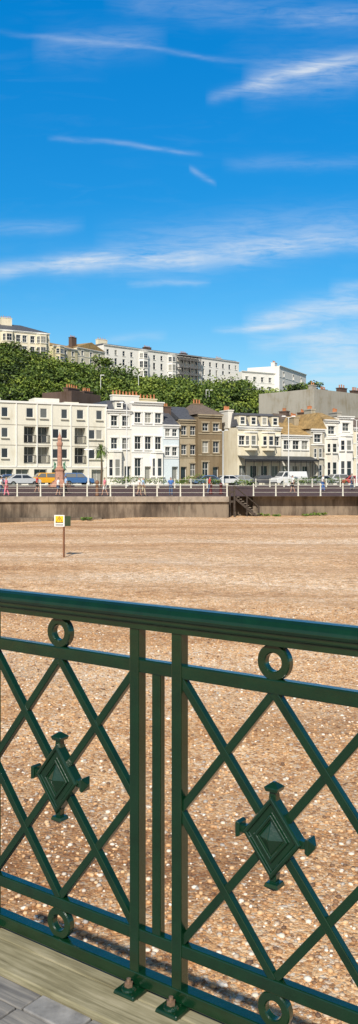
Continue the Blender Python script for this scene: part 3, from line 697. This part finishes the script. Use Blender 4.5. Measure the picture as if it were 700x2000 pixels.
prom_rail(-36.6,XE-.15,80.7,.2,'cream post and rail railing on top of the sea wall')
prom_rail(XE+2.5,XE+2.5+2.13*12,83.0,.2,'cream post and rail railing beside the steps')
prom_rail(bear(215)*97,bear(405)*97,97,.86,'pale post and rail fence round planted beds',sp=1.7,h=1.0,rails=(.4,.92))
prom_rail(bear(500)*99,bear(720)*99,99,.95,'white low railing beside the planted beds',sp=1.7,h=.9,rails=(.4,.82))

# ---------------------------------------------------------------- warning sign on beach
SY=42.2; SX=bear(125)*SY; sz=float(beach_z(SX,SY))
e=thing('warning_sign','white and yellow warning sign on a rusty steel post','sign',(SX,SY,sz),math.radians(-12))
mb=MB(); mb.box(-.04,.04,-.04,.04,-.3,1.95,0); obj('post',mb.mesh('post',[M_rust]),e)
mb=MB(); 
M_yel=mat('yellow_sign_vinyl',(.85,.52,.02),.4,.05); M_sw=mat('white_sign_board',(.8,.8,.78),.5,.06)
mb.box(-.46,.06,-.075,-.045,1.50,2.06,0)
mb.box(-.40,.0,-.079,-.0755,1.68,2.01,1)
def tri(cx,cz,s,y,m): mb.add([(cx-s,y,cz-s*.8),(cx+s,y,cz-s*.8),(cx,y,cz+s*.95)],[(0,1,2)],m)
tri(-.2,1.83,.19,-.083,2); tri(-.2,1.825,.145,-.087,1)
mb.box(-.212,-.188,-.093,-.0885,1.80,1.90,2); mb.box(-.212,-.188,-.093,-.0885,1.755,1.78,2)
for z_ in(1.60,1.55): mb.box(-.4,.0,-.079,-.0755,z_,z_+.022,2)
obj('sign_board',mb.mesh('sign_board',[M_sw,M_yel,M_black]),e)
mb=MB(); mb.add([(.05,-.05,1.52),(.28,.2,1.52),(.28,.2,2.0),(.05,-.05,2.0),(.04,-.03,1.52),(.27,.22,1.52),(.27,.22,2.0),(.04,-.03,2.0)],[(0,1,2,3),(4,5,6,7),(0,1,5,4),(3,2,6,7),(1,2,6,5)],0)
obj('side_panel',mb.mesh('side_panel',[mat('dark_green_panel',(.05,.08,.04),.5,.3)]),e)
def shrub(px,Y,w,h,label,z,spiky=False,n=260,lm=None,name='shrub'):
    X=bear(px)*Y; Cc=[];Tt=[]
    for i in range(4):
        c,t_=clump(((i-1.5)*w*.22,rng.normal()*.15,h*.45+rng.normal()*h*.05),h*.5,n//4,.5+.15*rng.normal(),.95); Cc.append(c);Tt.append(t_)
    C=np.concatenate(Cc); C[:,2]=np.maximum(C[:,2],.02)
    o=obj(name,quads(name,C,.05+.10*rng.random(len(C)),np.concatenate(Tt),lm or M_leaf2,elong=.35 if spiky else .7),None,(X,Y,z),label=label,category='shrub')
for px,Y,w_,h_ in((170,79.2,1.2,.35),(515,81.9,1.4,.3),(625,82.0,1.6,.35),(600,81.9,1.0,.25),(540,81.9,.8,.2)):
    X=bear(px)*Y; shrub(px,Y,w_,h_,'low green weeds growing at the foot of the sea wall',float(beach_z(X,Y))-.05,n=120,name='weed')
for px,Y,w_,h_ in((235,99,2.4,1.1),(262,100,2.2,1.2),(303,99,2.6,1.0),(352,99,1.8,.9),(381,99,2.6,1.4),(477,96,2.0,1.1),(610,101,2.6,1.1),(655,102,2.4,1.1),(583,101,2.2,1.0),(415,100,1.6,.9)):
    shrub(px,Y,w_,h_,'bushy yellow green shrub in a promenade bed',gz(Y),True,420)

# palm
def palm(px,Y,h):
    X=bear(px)*Y; e=thing('palm_tree','cabbage palm with slim trunk and spiky green head','palm tree',(X,Y,gz(Y)))
    mb=MB(); mb.tube((0,0,-.1),(.08,0,h*.5),.16,.12,0,8); mb.tube((.08,0,h*.5),(0,0,h),.12,.09,0,8); obj('trunk',mb.mesh('trunk',[M_bark]),e)
    lf=MB()
    for i in range(130):
        a=rng.random()*6.28; el=rng.random()*2.2-.8; l=.8+.5*rng.random(); d=Vector((math.cos(a)*math.cos(el),math.sin(a)*math.cos(el),math.sin(el))); s_=d.cross(Vector((0,0,1))).normalized()*.045
        b0=Vector((0,0,h-.1)); p1=b0+d*l*.6; p2=b0+d*l+Vector((0,0,-.35*l*(1.2-el*.5)))
        lf.add([b0-s_*.6,b0+s_*.6,p1+s_,p1-s_,p2],[(0,1,2,3),(3,2,4)],0)
    obj('crown',lf.mesh('crown',[mat('palm_leaf',(.12,.19,.035),.5,.5,scale=3)]),e)
palm(198,103,4.4)

# lamp posts
def lamp(px,Y,top,label,arm=0):
    X=bear(px)*Y; z0=gz(Y); h=zat(top,Y)-z0; e=thing('street_lamp',label,'street lamp',(X,Y,z0),group='lamp posts along the promenade')
    mb=MB(); mb.lathe((0,0,0),[(.2,0),(.2,.3),(.13,.4),(.11,1.2),(.085,1.3),(.05,h)],0,10); obj('pole',mb.mesh('pole',[M_pole]),e)
    hd=MB(); hd.tube((0,0,h-.1),(arm*.7,0,h+.12),.035,.03,0,6); hd.tube((0,0,h-.1),(-arm*.7,0,h+.12),.035,.03,0,6)
    for s_ in(-1,1): hd.frustum((s_*arm*.9-.28,s_*arm*.9+.28,-.1,.1),h+.08,(s_*arm*.9-.2,s_*arm*.9+.2,-.07,.07),h+.2,0)
    obj('lamp_head',hd.mesh('lamp_head',[M_pole]),e)
lamp(248,105,788,'tall white lamp post with twin heads',.7); lamp(564,112,815,'tall white lamp post with twin heads',.7); lamp(436,118,842,'slim white lamp post by the road',.5)
lamp(173,106,880,'short white lamp post by the road',.3); lamp(697,110,820,'tall white lamp post with twin heads',.6)
for px,Y,top,base in((197,215,733,790),(271,228,733,780),(403,225,762,790),(409,225,762,790)):
    X=bear(px)*Y; z0=zat(base,Y)-1; e=thing('street_lamp','slim grey lamp post on the hillside','street lamp',(X,Y,z0),group='lamp posts on the hillside')
    h=zat(top,Y)-z0; mb=MB(); mb.tube((0,0,-3),(0,0,h),.12,.07,0,6); mb.box(-.1,.9,-.1,.1,h-.05,h+.12,0); obj('pole',mb.mesh('pole',[M_pole]),e)

# monument
MX,MY=bear(117)*99,99
e=thing('monument','pink granite column monument with green bronze ornaments on steps','monument',(MX,MY,gz(MY)))
mb=MB(); mb.lathe((0,0,0),[(1.3,0),(1.3,.2),(1.1,.2),(1.1,.42),(.9,.42),(.9,.62)],0,8); obj('stepped_base',mb.mesh('base',[M_pinkst]),e)
mb=MB(); mb.lathe((0,0,.62),[(.66,0),(.66,.12),(.56,.2),(.54,1.15),(.64,1.25),(.66,1.4),(.42,1.5)],0,8); obj('pedestal',mb.mesh('pedestal',[M_pinkst]),e)
mb=MB(); mb.lathe((0,0,2.1),[(.36,0),(.36,.2),(.29,.3),(.25,2.5),(.33,2.6),(.36,2.8),(.36,2.95),(.25,3.0),(.22,3.3),(.28,3.4),(.2,3.55),(.05,4.0),(0.01,4.2)],0,8); obj('shaft',mb.mesh('shaft',[M_pinkst]),e)
for s_ in(-1,1):
    mb=MB(); mb.tube((s_*.55,-.1,1.9),(s_*.5,-.1,2.5),.12,.1,0,7); mb.tube((s_*.5,-.1,2.5),(s_*.66,-.1,2.9),.1,.05,0,7); mb.ico((s_*.52,-.1,2.6),.15,0,(1,1,1.3)); mb.tube((s_*.55,-.1,2.5),(s_*.82,-.1,2.25),.06,.04,0,6); mb.tube((s_*.55,-.1,2.2),(s_*.78,-.15,1.9),.08,.04,0,6)
    obj('bronze_ornament',mb.mesh('orn',[M_verd],True),e)

def bollard(px,Y,h,label,m_):
    X=bear(px)*Y; mb=MB(); mb.lathe((0,0,0),[(.19,0),(.19,.12),(.15,.18),(.14,h*.75),(.2,h*.8),(.2,h*.9),(.08,h)],0,10); obj('bollard',mb.mesh('bollard',[m_],True),None,(X,Y,gz(Y)),label=label,category='bollard')
bollard(190,82.4,1.5,'brown painted bollard beside the promenade railing',mat('brown_paint',(.22,.11,.06),.6,.2))
bollard(412,86,1.1,'dark maroon bollard on the promenade',mat('maroon_paint',(.12,.02,.02),.6,.2)); bollard(432,86,1.1,'dark maroon bollard on the promenade',MATS['maroon_paint'])

# ---------------------------------------------------------------- vehicles
def vehicle(px,off,col,label,kind='car',flip=False,cat='car',name='parked_car',group='cars parked along the seafront road'):
    X,Y=line_xy(px,off); e=thing(name,label,cat,(X,Y,1.003),math.atan(.47)+(math.pi if flip else 0),group)
    paint=mat('car_paint_'+'_'.join('%02d'%int(c*99) for c in col),col,.3,.04,coat=.8)
    if kind=='car':
        Ln,Wd=4.2,1.72; low=[(-2.1,.35),(-2.1,.62),(-2.02,.80),(-1.3,.93),(1.15,.95),(1.9,.93),(2.08,.80),(2.1,.35)]
        cab=[(-1.25,.93),(-.5,1.42),(.95,1.45),(1.75,.95)]; wx=(-1.3,1.3); wr=.31; hh=1.45
    elif kind=='suv':
        Ln,Wd=4.3,1.8; low=[(-2.1,.4),(-2.1,.75),(-2.0,.95),(-1.2,1.05),(1.9,1.06),(2.1,.95),(2.12,.4)]
        cab=[(-1.15,1.05),(-.5,1.66),(1.6,1.68),(2.0,1.06)]; wx=(-1.3,1.3); wr=.35; hh=1.68
    else:
        Ln,Wd=5.0,1.95; low=[(-2.5,.35),(-2.5,.8),(-2.38,1.05),(-1.75,1.2),(2.48,1.22),(2.5,.35)]
        cab=[(-1.75,1.2),(-1.15,1.95),(2.4,1.98),(2.47,1.22)]; wx=(-1.65,1.6); wr=.34; hh=1.98
    h=Wd/2
    bd=MB(); bd.extr_y([(x,z) for x,z in low],-h,h,0)
    ins=.16; n=len(cab); vs=[]
    for s_ in(-1,1):
        for x,z in cab: vs.append((x,s_*(h-.03-(ins if z>cab[0][1]+.2 else 0)),z))
    bd.add(vs,[tuple(range(n)),tuple(range(n,2*n))]+[(i,(i+1)%n,n+(i+1)%n,n+i) for i in range(n)],0)
    o=obj('body',bd.mesh('body',[paint]),e); bevel(o,.05,2,30)
    gl=MB(); zb,zt=cab[0][1]+.05,cab[1][1]-.08
    def side(x0b,x1b,x0t,x1t,s_):
        y0=s_*(h-.03+.006); y1=s_*(h-.03-ins*(zt-zb)/(cab[1][1]-cab[0][1])+.008)
        gl.add([(x0b,y0,zb),(x1b,y0,zb),(x1t,y1,zt),(x0t,y1,zt)],[(0,1,2,3)],0)
    for s_ in(-1,1):
        if kind=='van': side(-1.62,-.7,-1.1,-.7,s_)
        else:
            xm=.25; side(cab[0][0]+.2,xm-.05,cab[1][0]+.05,xm-.05,s_); side(xm+.05,cab[3][0]-.25,xm+.05,cab[2][0]-.02,s_)
    def end(a,b_):
        d=Vector((b_[0]-a[0],0,b_[1]-a[1])); nn=Vector((-d.z,0,d.x)).normalized()*.012*(1 if a[0]<0 else -1)
        p=Vector((a[0],0,a[1]))+d*.1+nn; q=Vector((a[0],0,a[1]))+d*.88+nn
        gl.add([(p.x,-h+.14,p.z),(p.x,h-.14,p.z),(q.x,h-.26,q.z),(q.x,-h+.26,q.z)],[(0,1,2,3)],0)
    end(cab[0],cab[1]); end(cab[3],cab[2])
    obj('windows',gl.mesh('windows',[M_glass]),e)
    for x in wx:
        for s_ in(-1,1):
            t_=MB(); t_.tube((x,s_*(h-.2),wr),(x,s_*(h+.012),wr),wr,wr,0,18); wo=obj('wheel',t_.mesh('tyre',[M_rubber]),e)
            t_=MB(); t_.tube((x,s_*(h-.1),wr),(x,s_*(h+.025),wr),wr*.6,wr*.55,0,12); obj('rim',t_.mesh('rim',[M_chrome]),wo)
    zl=low[1][1]
    for s_ in(-1,1):
        t_=MB(); t_.box(low[0][0]-.015,low[0][0]+.1,s_*(h-.42) if s_>0 else -h+.1,(s_*(h-.1)) if s_>0 else -h+.42,zl-.05,zl+.1,0); obj('headlight',t_.mesh('headlight',[M_headl]),e)
        t_=MB(); t_.box(low[-1][0]-.1,low[-1][0]+.015,(h-.35) if s_>0 else -h+.05,(h-.05) if s_>0 else -h+.35,zl-.02,zl+.15,0); obj('tail_light',t_.mesh('tail_light',[M_taill]),e)
    for xa,xb in((low[0][0]-.05,low[0][0]+.06),(low[-1][0]-.06,low[-1][0]+.05)):
        b2=MB(); b2.box(xa,xb,-h+.06,h-.06,.3,.48,0); obj('bumper',b2.mesh('bumper',[M_black]),e)
vehicle(14,9,(.05,.14,.35),'blue hatchback parked at the kerb')
vehicle(44,13,(.55,.57,.6),'silver hatchback on the road','car',True)
vehicle(84,9,(.85,.42,.02),'bright yellow car parked at the kerb','suv')
vehicle(150,9,(.06,.16,.38),'blue car parked at the kerb','suv',True)
vehicle(-18,9,(.5,.52,.54),'silver car parked at the kerb')
vehicle(440,9,(.7,.7,.7),'white car parked at the kerb')
vehicle(402,9,(.1,.18,.32),'dark blue car parked at the kerb')
vehicle(475,8.4,(.35,.37,.4),'grey hatchback parked at the kerb','car',True)
vehicle(565,12,(.8,.8,.8),'white delivery van on the seafront road','van',False,'van','van')
vehicle(625,9,(.3,.32,.35),'grey car parked at the kerb'); vehicle(685,9,(.55,.07,.06),'red car parked at the kerb')
vehicle(655,8.4,(.6,.61,.62),'silver car parked at the kerb','suv')
vehicle(512,9,(.1,.1,.11),'black car parked at the kerb')

# ---------------------------------------------------------------- people
M_skin=mat('skin',(.50,.29,.20),.55,.06)
def skin_mesh(pts,edges,rad,root,mats,sub=1):
    me=bpy.data.meshes.new('sk'); me.from_pydata(pts,edges,[]); o=bpy.data.objects.new('sk',me); COL.objects.link(o)
    s_=o.modifiers.new('s','SKIN'); s_.use_smooth_shade=True
    if not me.skin_vertices:
        bpy.context.view_layer.objects.active=o
        with bpy.context.temp_override(object=o,active_object=o): bpy.ops.mesh.customdata_skin_add()
    for i,r_ in enumerate(rad):
        d=me.skin_vertices[0].data[i]; d.radius=r_ if isinstance(r_,tuple) else (r_,r_); d.use_root=(i==root)
    ss=o.modifiers.new('u','SUBSURF'); ss.levels=sub; ss.render_levels=sub
    bpy.context.view_layer.update()
    dg=bpy.context.evaluated_depsgraph_get(); m2=bpy.data.meshes.new_from_object(o.evaluated_get(dg)); bpy.data.objects.remove(o)
    m2.materials.clear()
    for m_ in mats: m2.materials.append(m_)
    return m2
def cm(name,c): return mat(name,c,.85,.12,scale=12)
def person(px,Y,top,bottom,shorts,hair,label,face=0,stride=.2,bag=None,arm=(0,0),lean=0,skirt=False,name='person'):
    X=bear(px)*Y; e=thing('person',label,'person',(X,Y,gz(Y)+.004),face); e.scale=(1.05,1.05,1.05)
    s=stride
    J={'pel':(0,0,.93),'bel':(0,-lean*.3,1.08),'che':(0,-lean*.8,1.27),'nb':(0,-lean,1.41),'nk':(0,-lean-.01,1.48),'hd':(0,-lean-.03,1.57),'ht':(0,-lean-.02,1.66)}
    for sd,t_ in(('L',-1),('R',1)):
        f=s*t_
        J['hip'+sd]=(t_*.09,0,.88); J['kn'+sd]=(t_*.10,-f*.5-.03,.49); J['an'+sd]=(t_*.10,-f+.03,.09); J['to'+sd]=(t_*.11,-f-.12,.045)
        a_=arm[0] if t_<0 else arm[1]
        J['sh'+sd]=(t_*.18,-lean*.95,1.38); J['el'+sd]=(t_*.24,-lean+f*.35+.03,1.12)
        J['wr'+sd]=(t_*.24,-lean+f*.6-.06-a_*.22,.89+a_*.2); J['pa'+sd]=(t_*.235,-lean+f*.65-.09-a_*.3,.82+a_*.24)
    names=list(J); idx={k:i for i,k in enumerate(names)}
    E=[('pel','bel'),('bel','che'),('che','nb'),('nb','nk'),('nk','hd'),('hd','ht')]
    for sd in 'LR': E+=[('pel','hip'+sd),('hip'+sd,'kn'+sd),('kn'+sd,'an'+sd),('an'+sd,'to'+sd),('nb','sh'+sd),('sh'+sd,'el'+sd),('el'+sd,'wr'+sd),('wr'+sd,'pa'+sd)]
    Rr={'pel':(.13,.10),'bel':(.125,.095),'che':(.15,.105),'nb':(.07,.06),'nk':.05,'hd':(.078,.095),'ht':(.06,.07)}
    for sd in 'LR': Rr.update({'hip'+sd:.085,'kn'+sd:.055,'an'+sd:.038,'to'+sd:.035,'sh'+sd:.055,'el'+sd:.04,'wr'+sd:.027,'pa'+sd:(.035,.018)})
    body=skin_mesh([J[k] for k in names],[(idx[a],idx[b_]) for a,b_ in E],[Rr[k] for k in names],0,[M_skin,M_dark])
    mb=MB(); mb.v=[tuple(v.co) for v in body.vertices]; mb.f=[tuple(p.vertices) for p in body.polygons]; mb.m=[0]*len(mb.f)
    for sd,t_ in(('L',-1),('R',1)):
        p=Vector(J['pa'+sd])
        for k_,l in enumerate((.065,.075,.07,.055)):
            q=p+Vector((0,(k_-1.5)*.018,-.015)); q2=q+Vector((-t_*.008,0,-l*.5)); mb.tube(q,q2,.009,.008,0,6); mb.tube(q2,q2+Vector((-t_*.018,0,-l*.42)),.008,.006,0,6)
        q=p+Vector((0,-.03,.025)); mb.tube(q,q+Vector((-t_*.01,-.03,-.03)),.011,.008,0,6)
    hx,hy,hz_=J['hd']
    mb.ico((hx,hy-.095,hz_-.005),.017,0,(.8,1,1.4)); 
    for t_ in(-1,1): mb.ico((hx+t_*.03,hy-.078,hz_+.02),.011,1); mb.ico((hx+t_*.078,hy,hz_),.02,0,(.4,.8,1.2))
    mb.box(hx-.02,hx+.02,hy-.086,hy-.078,hz_-.047,hz_-.04,1)
    obj('body',mb.mesh('body',[M_skin,M_dark],True),e)
    g=lambda k:J[k]
    mid=lambda a,b_,f:tuple(g(a)[i]*(1-f)+g(b_)[i]*f for i in range(3))
    pts=[g('pel'),g('bel'),g('che'),(J['nb'][0],J['nb'][1],1.39),g('shL'),g('shR'),mid('shL','elL',.75),mid('shR','elR',.75)]
    obj('shirt',skin_mesh(pts,[(0,1),(1,2),(2,3),(3,4),(3,5),(4,6),(5,7)],[(.175,.145),(.17,.14),(.195,.15),(.09,.08),.085,.085,.072,.072],0,[top]),e)
    if shorts: ks=[mid('hipL','knL',.85),mid('hipR','knR',.85)]; pts=[g('pel'),g('hipL'),g('hipR')]+ks; ed=[(0,1),(0,2),(1,3),(2,4)]; rr=[(.15,.12),.105,.105,.085,.085]
    else: pts=[g('pel'),g('hipL'),g('hipR'),g('knL'),g('knR'),g('anL'),g('anR')]; ed=[(0,1),(0,2),(1,3),(2,4),(3,5),(4,6)]; rr=[(.15,.12),.105,.105,.075,.075,.06,.06]
    obj('trousers' if not shorts else 'shorts',skin_mesh(pts,ed,rr,0,[bottom]),e)
    hr=MB(); hr.ico((hx,hy+.022,hz_+.045),.103,0,(.88,1,.9)); o=obj('hair',hr.mesh('hair',[hair],True),e); sb=o.modifiers.new('s','SUBSURF'); sb.levels=1; sb.render_levels=1
    for sd in 'LR':
        t_=J['to'+sd]; a_=J['an'+sd]; sh=MB(); sh.frustum((t_[0]-.05,t_[0]+.05,t_[1]-.04,a_[1]+.07),0,(t_[0]-.04,t_[0]+.04,t_[1]-.01,a_[1]+.05),.085,0); o=obj('shoe',sh.mesh('shoe',[M_black]),e); bevel(o,.02)
    if bag:
        bb=MB(); bb.frustum((-.16,.16,.12,.26),1.0,(-.13,.13,.12,.22),1.4,0); o=obj('rucksack',bb.mesh('bag',[bag]),e); bevel(o,.03)
C_w=cm('white_cotton',(.82,.81,.79)); C_b=cm('blue_cotton',(.07,.18,.48)); C_lb=cm('light_blue_cotton',(.38,.55,.75)); C_p=cm('pink_cotton',(.8,.22,.30)); C_r=cm('red_cotton',(.6,.05,.05))
C_bei=cm('beige_cotton',(.5,.42,.3)); C_k=cm('black_cotton',(.025,.025,.03)); C_j=cm('denim',(.07,.11,.2)); C_g=cm('grey_cotton',(.3,.3,.31))
Hb=cm('brown_hair',(.08,.045,.025)); Hg=cm('grey_hair',(.4,.38,.36)); Hy=cm('blond_hair',(.42,.3,.14)); Hk=cm('black_hair',(.02,.016,.014))
pi=math.pi
person(3,84,C_w,C_j,False,Hb,'person in white top and jeans walking',pi/2,.2)
person(13,82.3,C_p,C_p,False,Hy,'person in pink top and trousers walking',-pi/2,.18)
person(73,88,C_r,C_k,True,Hk,'person in red top and black shorts',pi/2,.2)
person(114,83,C_w,C_j,True,Hb,'person in white shirt and blue shorts walking',pi*.6,.2)
person(129,86,C_lb,C_k,False,Hk,'person in pale blue shirt and black trousers',-pi*.4,.15)
person(205,82.6,C_p,C_w,True,Hb,'person in pink top and white shorts walking',-pi*.55,.25,arm=(.4,.2))
person(272,82,C_w,C_bei,True,Hg,'grey haired person in white shirt and beige shorts',pi/2,.2,arm=(.3,.6))
person(280,82.7,C_lb,C_bei,False,Hg,'person in pale blue shirt walking beside companion',pi*.45,.2)
person(334,81.6,C_b,C_j,False,Hb,'person in blue shirt with black rucksack by railing',0,.04,bag=C_k,arm=(1.0,1.0),lean=.06)
person(572,88,C_w,C_k,True,Hk,'person in white shirt and black shorts walking',-pi/2,.22)
person(631,90,C_w,C_b,False,Hy,'person in white top and blue trousers strolling',pi/2,.18)
person(688,93,C_g,C_j,False,Hb,'person in grey top and jeans strolling',-pi/2,.2)
person(410,86,C_r,C_j,False,Hk,'person in red top and jeans strolling',pi/2,.2)

# ---------------------------------------------------------------- pier railing
RX,RY=-.064,2.706; RZ=math.atan2(-.586,.81)
pr=thing('pier_railing','glossy dark green cast iron railing with diamond lattice panels','railing',(RX,RY,0),RZ)
PITCH=.83; KS=range(-3,3); A0,A1=-3*PITCH-.2,2*PITCH+.2
mb=MB(); half=[(.0,1.215),(.02,1.2135),(.034,1.207),(.043,1.196),(.045,1.185),(.040,1.176),(.034,1.174),(.034,1.163),(.030,1.158),(.024,1.156),(.024,1.137),(.0,1.137)]
prof=[(y,z) for y,z in half]+[(-y,z) for y,z in half[-2:0:-1]]
mb.extr_x(prof,A0,A1,0); o=obj('handrail',mb.mesh('handrail',[M_green],False),pr); bevel(o,.0015,2,25)
for nm,z0,z1,hw in(('rail',1.0,1.042,.016),('rail',.156,.196,.016),('rail',.018,.06,.022)):
    mb=MB(); mb.box(A0,A1,-hw,hw,z0,z1,0); o=obj(nm,mb.mesh(nm,[M_green]),pr); bevel(o,.004,2)
pm=MB(); pm.box(-.0185,.0185,-.0195,.0195,.0,1.139,0); pme=pm.mesh('post',[M_green])
bm_=MB(); bm_.box(-.0165,.0165,-.013,.013,.19,1.003,0); bme=bm_.mesh('baluster',[M_green])
fm=MB(); fm.frustum((-.042,.042,-.075,.05),.001,(-.038,.038,-.07,.046),.014,0); fm.lathe((0,-.045,.012),[(.026,0),(.022,.008),(.016,.012),(.004,.013)],0,14); fme=fm.mesh('foot',[M_green])
bo=MB(); bo.lathe((0,-.045,.024),[(.014,0),(.014,.012),(.006,.014)],0,6); bo.lathe((0,-.045,.036),[(.007,0),(.007,.012),(.002,.013)],0,8); bome=bo.mesh('bolt',[M_bolt])
def ringmesh(R,r,d):
    n=40; m_=MB(); vs=[]
    prof=[(R,-d+.004),(R-.003,-d),(r+.003,-d),(r,-d+.004),(r,d-.004),(r+.003,d),(R-.003,d),(R,d-.004)]
    for i in range(n):
        t=2*math.pi*i/n
        for q,y in prof: vs.append((q*math.cos(t),y,q*math.sin(t)))
    k=len(prof); m_.add(vs,[(i*k+j,i*k+(j+1)%k,((i+1)%n)*k+(j+1)%k,((i+1)%n)*k+j) for i in range(n) for j in range(k)],0)
    return m_.mesh('ring',[M_green])
rme=ringmesh(.052,.026,.014)
pq=MB(); loops=[(1.0,.014),(1.0,-.020),(.95,-.026),(.84,-.026),(.80,-.018),(.60,-.018),(.57,-.028),(.47,-.028),(.44,-.021),(.03,-.040)]
hw_,hh_=.094,.118; vs=[];
for s_,y in loops: vs+=[(hw_*s_,y,0),(0,y,hh_*s_),(-hw_*s_,y,0),(0,y,-hh_*s_)]
fs=[(j*4+i,j*4+(i+1)%4,(j+1)*4+(i+1)%4,(j+1)*4+i) for j in range(len(loops)-1) for i in range(4)]+[(0,1,2,3),tuple((len(loops)-1)*4+i for i in range(4))]
pq.add(vs,fs,0); plme=pq.mesh('plaque',[M_green])
fi=MB(); prev=[(-.016,.013,.012),(.010,.010,.011),(.0105,.019,.019),(.022,.023,.022),(.036,.004,.005)]; vv=[]
for d_,w2,t2 in prev:
    for a_,b_ in((-1,-1),(1,-1),(1,1),(-1,1)): vv.append((a_*w2,b_*t2-.003,d_))
fi.add(vv,[(0,1,2,3),(16,17,18,19)]+[(j*4+i,j*4+(i+1)%4,(j+1)*4+(i+1)%4,(j+1)*4+i) for j in range(4) for i in range(4)],0)
fime=fi.mesh('finial',[M_green])
def barmesh(p0,p1,hw,yd0,yd1):
    a=Vector((p0[0],0,p0[1]));b_=Vector((p1[0],0,p1[1])); d=(b_-a).normalized(); n_=Vector((-d.z,0,d.x))*hw; m_=MB()
    vs=[]
    for q in(a,b_):
        for s_,y in((-1,yd0),(1,yd0),(1,yd1),(-1,yd1)): v=q+n_*s_; vs.append((v.x,y,v.z))
    m_.add(vs,[(0,1,2,3),(4,5,6,7),(0,1,5,4),(1,2,6,5),(2,3,7,6),(3,0,4,7)],0); return m_.mesh('lattice_bar',[M_green])
HWp=PITCH/2-.088; zt,zb=1.004,.192; zm=(zt+zb)/2
bars=[barmesh((-HWp,zt),(HWp,zb),.0125,-.014,.010),barmesh((-HWp,zb),(HWp,zt),.0125,-.011,.013),
      barmesh((0,zt),(HWp,zm),.0125,-.014,.010),barmesh((-HWp,zm),(0,zb),.0125,-.014,.010),
      barmesh((0,zt),(-HWp,zm),.0125,-.011,.013),barmesh((HWp,zm),(0,zb),.0125,-.011,.013)]
for k in KS:
    c=k*PITCH
    for s_ in(-1,1):
        o=obj('post',pme,pr,(c+s_*.082,0,0)); bevel(o,.003,2)
        o=obj('foot',fme,pr,(c+s_*.082,0,0)); bevel(o,.004,2); obj('bolt',bome,o)
    o=obj('baluster',bme,pr,(c,0,0)); bevel(o,.003,2)
    if k<2:
        c2=c+PITCH/2
        for z in(1.0895,.108): obj('ring',rme,pr,(c2,0,z))
        for b_ in bars: o=obj('lattice_bar',b_,pr,(c2,0,0)); bevel(o,.0025,2)
        o=obj('plaque',plme,pr,(c2,-.002,zm)); bevel(o,.0015,1)
        for ang,lx,lz in((0,0,hh_),(pi,0,-hh_),(pi/2,hw_,0),(-pi/2,-hw_,0)):
            o2=obj('finial',fime,o,(lx,0,lz)); o2.rotation_euler=(0,ang,0); bevel(o2,.0015,1)

# pier deck
def wood(name,a,b_,c,ang):
    m,nt,b=nodes_of(name); L=nt.links.new
    tc=N(nt,'ShaderNodeTexCoord'); mp=N(nt,'ShaderNodeMapping'); mp.inputs['Scale'].default_value=(1.5,26,26); L(tc.outputs['Object'],mp.inputs[0])
    n=N(nt,'ShaderNodeTexNoise'); n.inputs['Scale'].default_value=2; n.inputs['Detail'].default_value=9; n.inputs['Roughness'].default_value=.65; n.inputs['Distortion'].default_value=.4; L(mp.outputs[0],n.inputs['Vector'])
    n2=N(nt,'ShaderNodeTexNoise'); n2.inputs['Scale'].default_value=5; n2.inputs['Detail'].default_value=5; L(tc.outputs['Object'],n2.inputs['Vector'])
    ad=N(nt,'ShaderNodeMath',operation='MULTIPLY_ADD'); L(n2.outputs['Fac'],ad.inputs[0]); ad.inputs[1].default_value=.45; L(n.outputs['Fac'],ad.inputs[2])
    r=ramp(nt,[(.5,a),(.72,b_),(.92,c)]); L(ad.outputs[0],r.inputs[0]); L(r.outputs[0],b.inputs['Base Color']); b.inputs['Roughness'].default_value=.85
    bp=N(nt,'ShaderNodeBump'); bp.inputs['Strength'].default_value=.6; bp.inputs['Distance'].default_value=.004; L(n.outputs['Fac'],bp.inputs['Height']); L(bp.outputs[0],b.inputs['Normal']); return m
M_kw=wood('weathered_kerb_timber',(.12,.105,.055),(.27,.245,.15),(.42,.38,.26),0)
M_dw=wood('grey_deck_timber',(.09,.09,.095),(.20,.195,.19),(.34,.32,.29),0)
mb=MB()
for x0,x1 in((-4,-1.9),(-1.9,.55),(.55,3)):
    mb.box(x0+.003,x1-.003,-.182,-.052,-.12,0,0); mb.box(x0+.003,x1-.003,-.047,.045,-.12,-.002,0)
o=obj('pier_edge_boards',mb.mesh('edge',[M_kw]),None,(RX,RY,0),RZ,kind='structure'); bevel(o,.004,2)
mb=MB(); rr=random.Random(3)
y=-.186; i=0
while y>-4:
    x=-4-rr.random()*.4
    while x<3:
        l=.21; mb.box(x+.004,min(x+l,3.2)-.004,y-.095+.004,y-.003,-.06,-.012-rr.random()*.005,0 if rr.random()>.2 else 1); x+=l
    y-=.095; i+=1
mb.box(-4,3,-4,.03,-.3,-.125,2)
o=obj('pier_deck',mb.mesh('deck',[M_dw,mat('worn_metal_plate',(.27,.265,.26),.5,.4,scale=14),M_twood]),None,(RX,RY,0),RZ,kind='structure'); bevel(o,.004,2)

scene.view_settings.view_transform='Standard'; scene.view_settings.look='None'; scene.view_settings.exposure=0
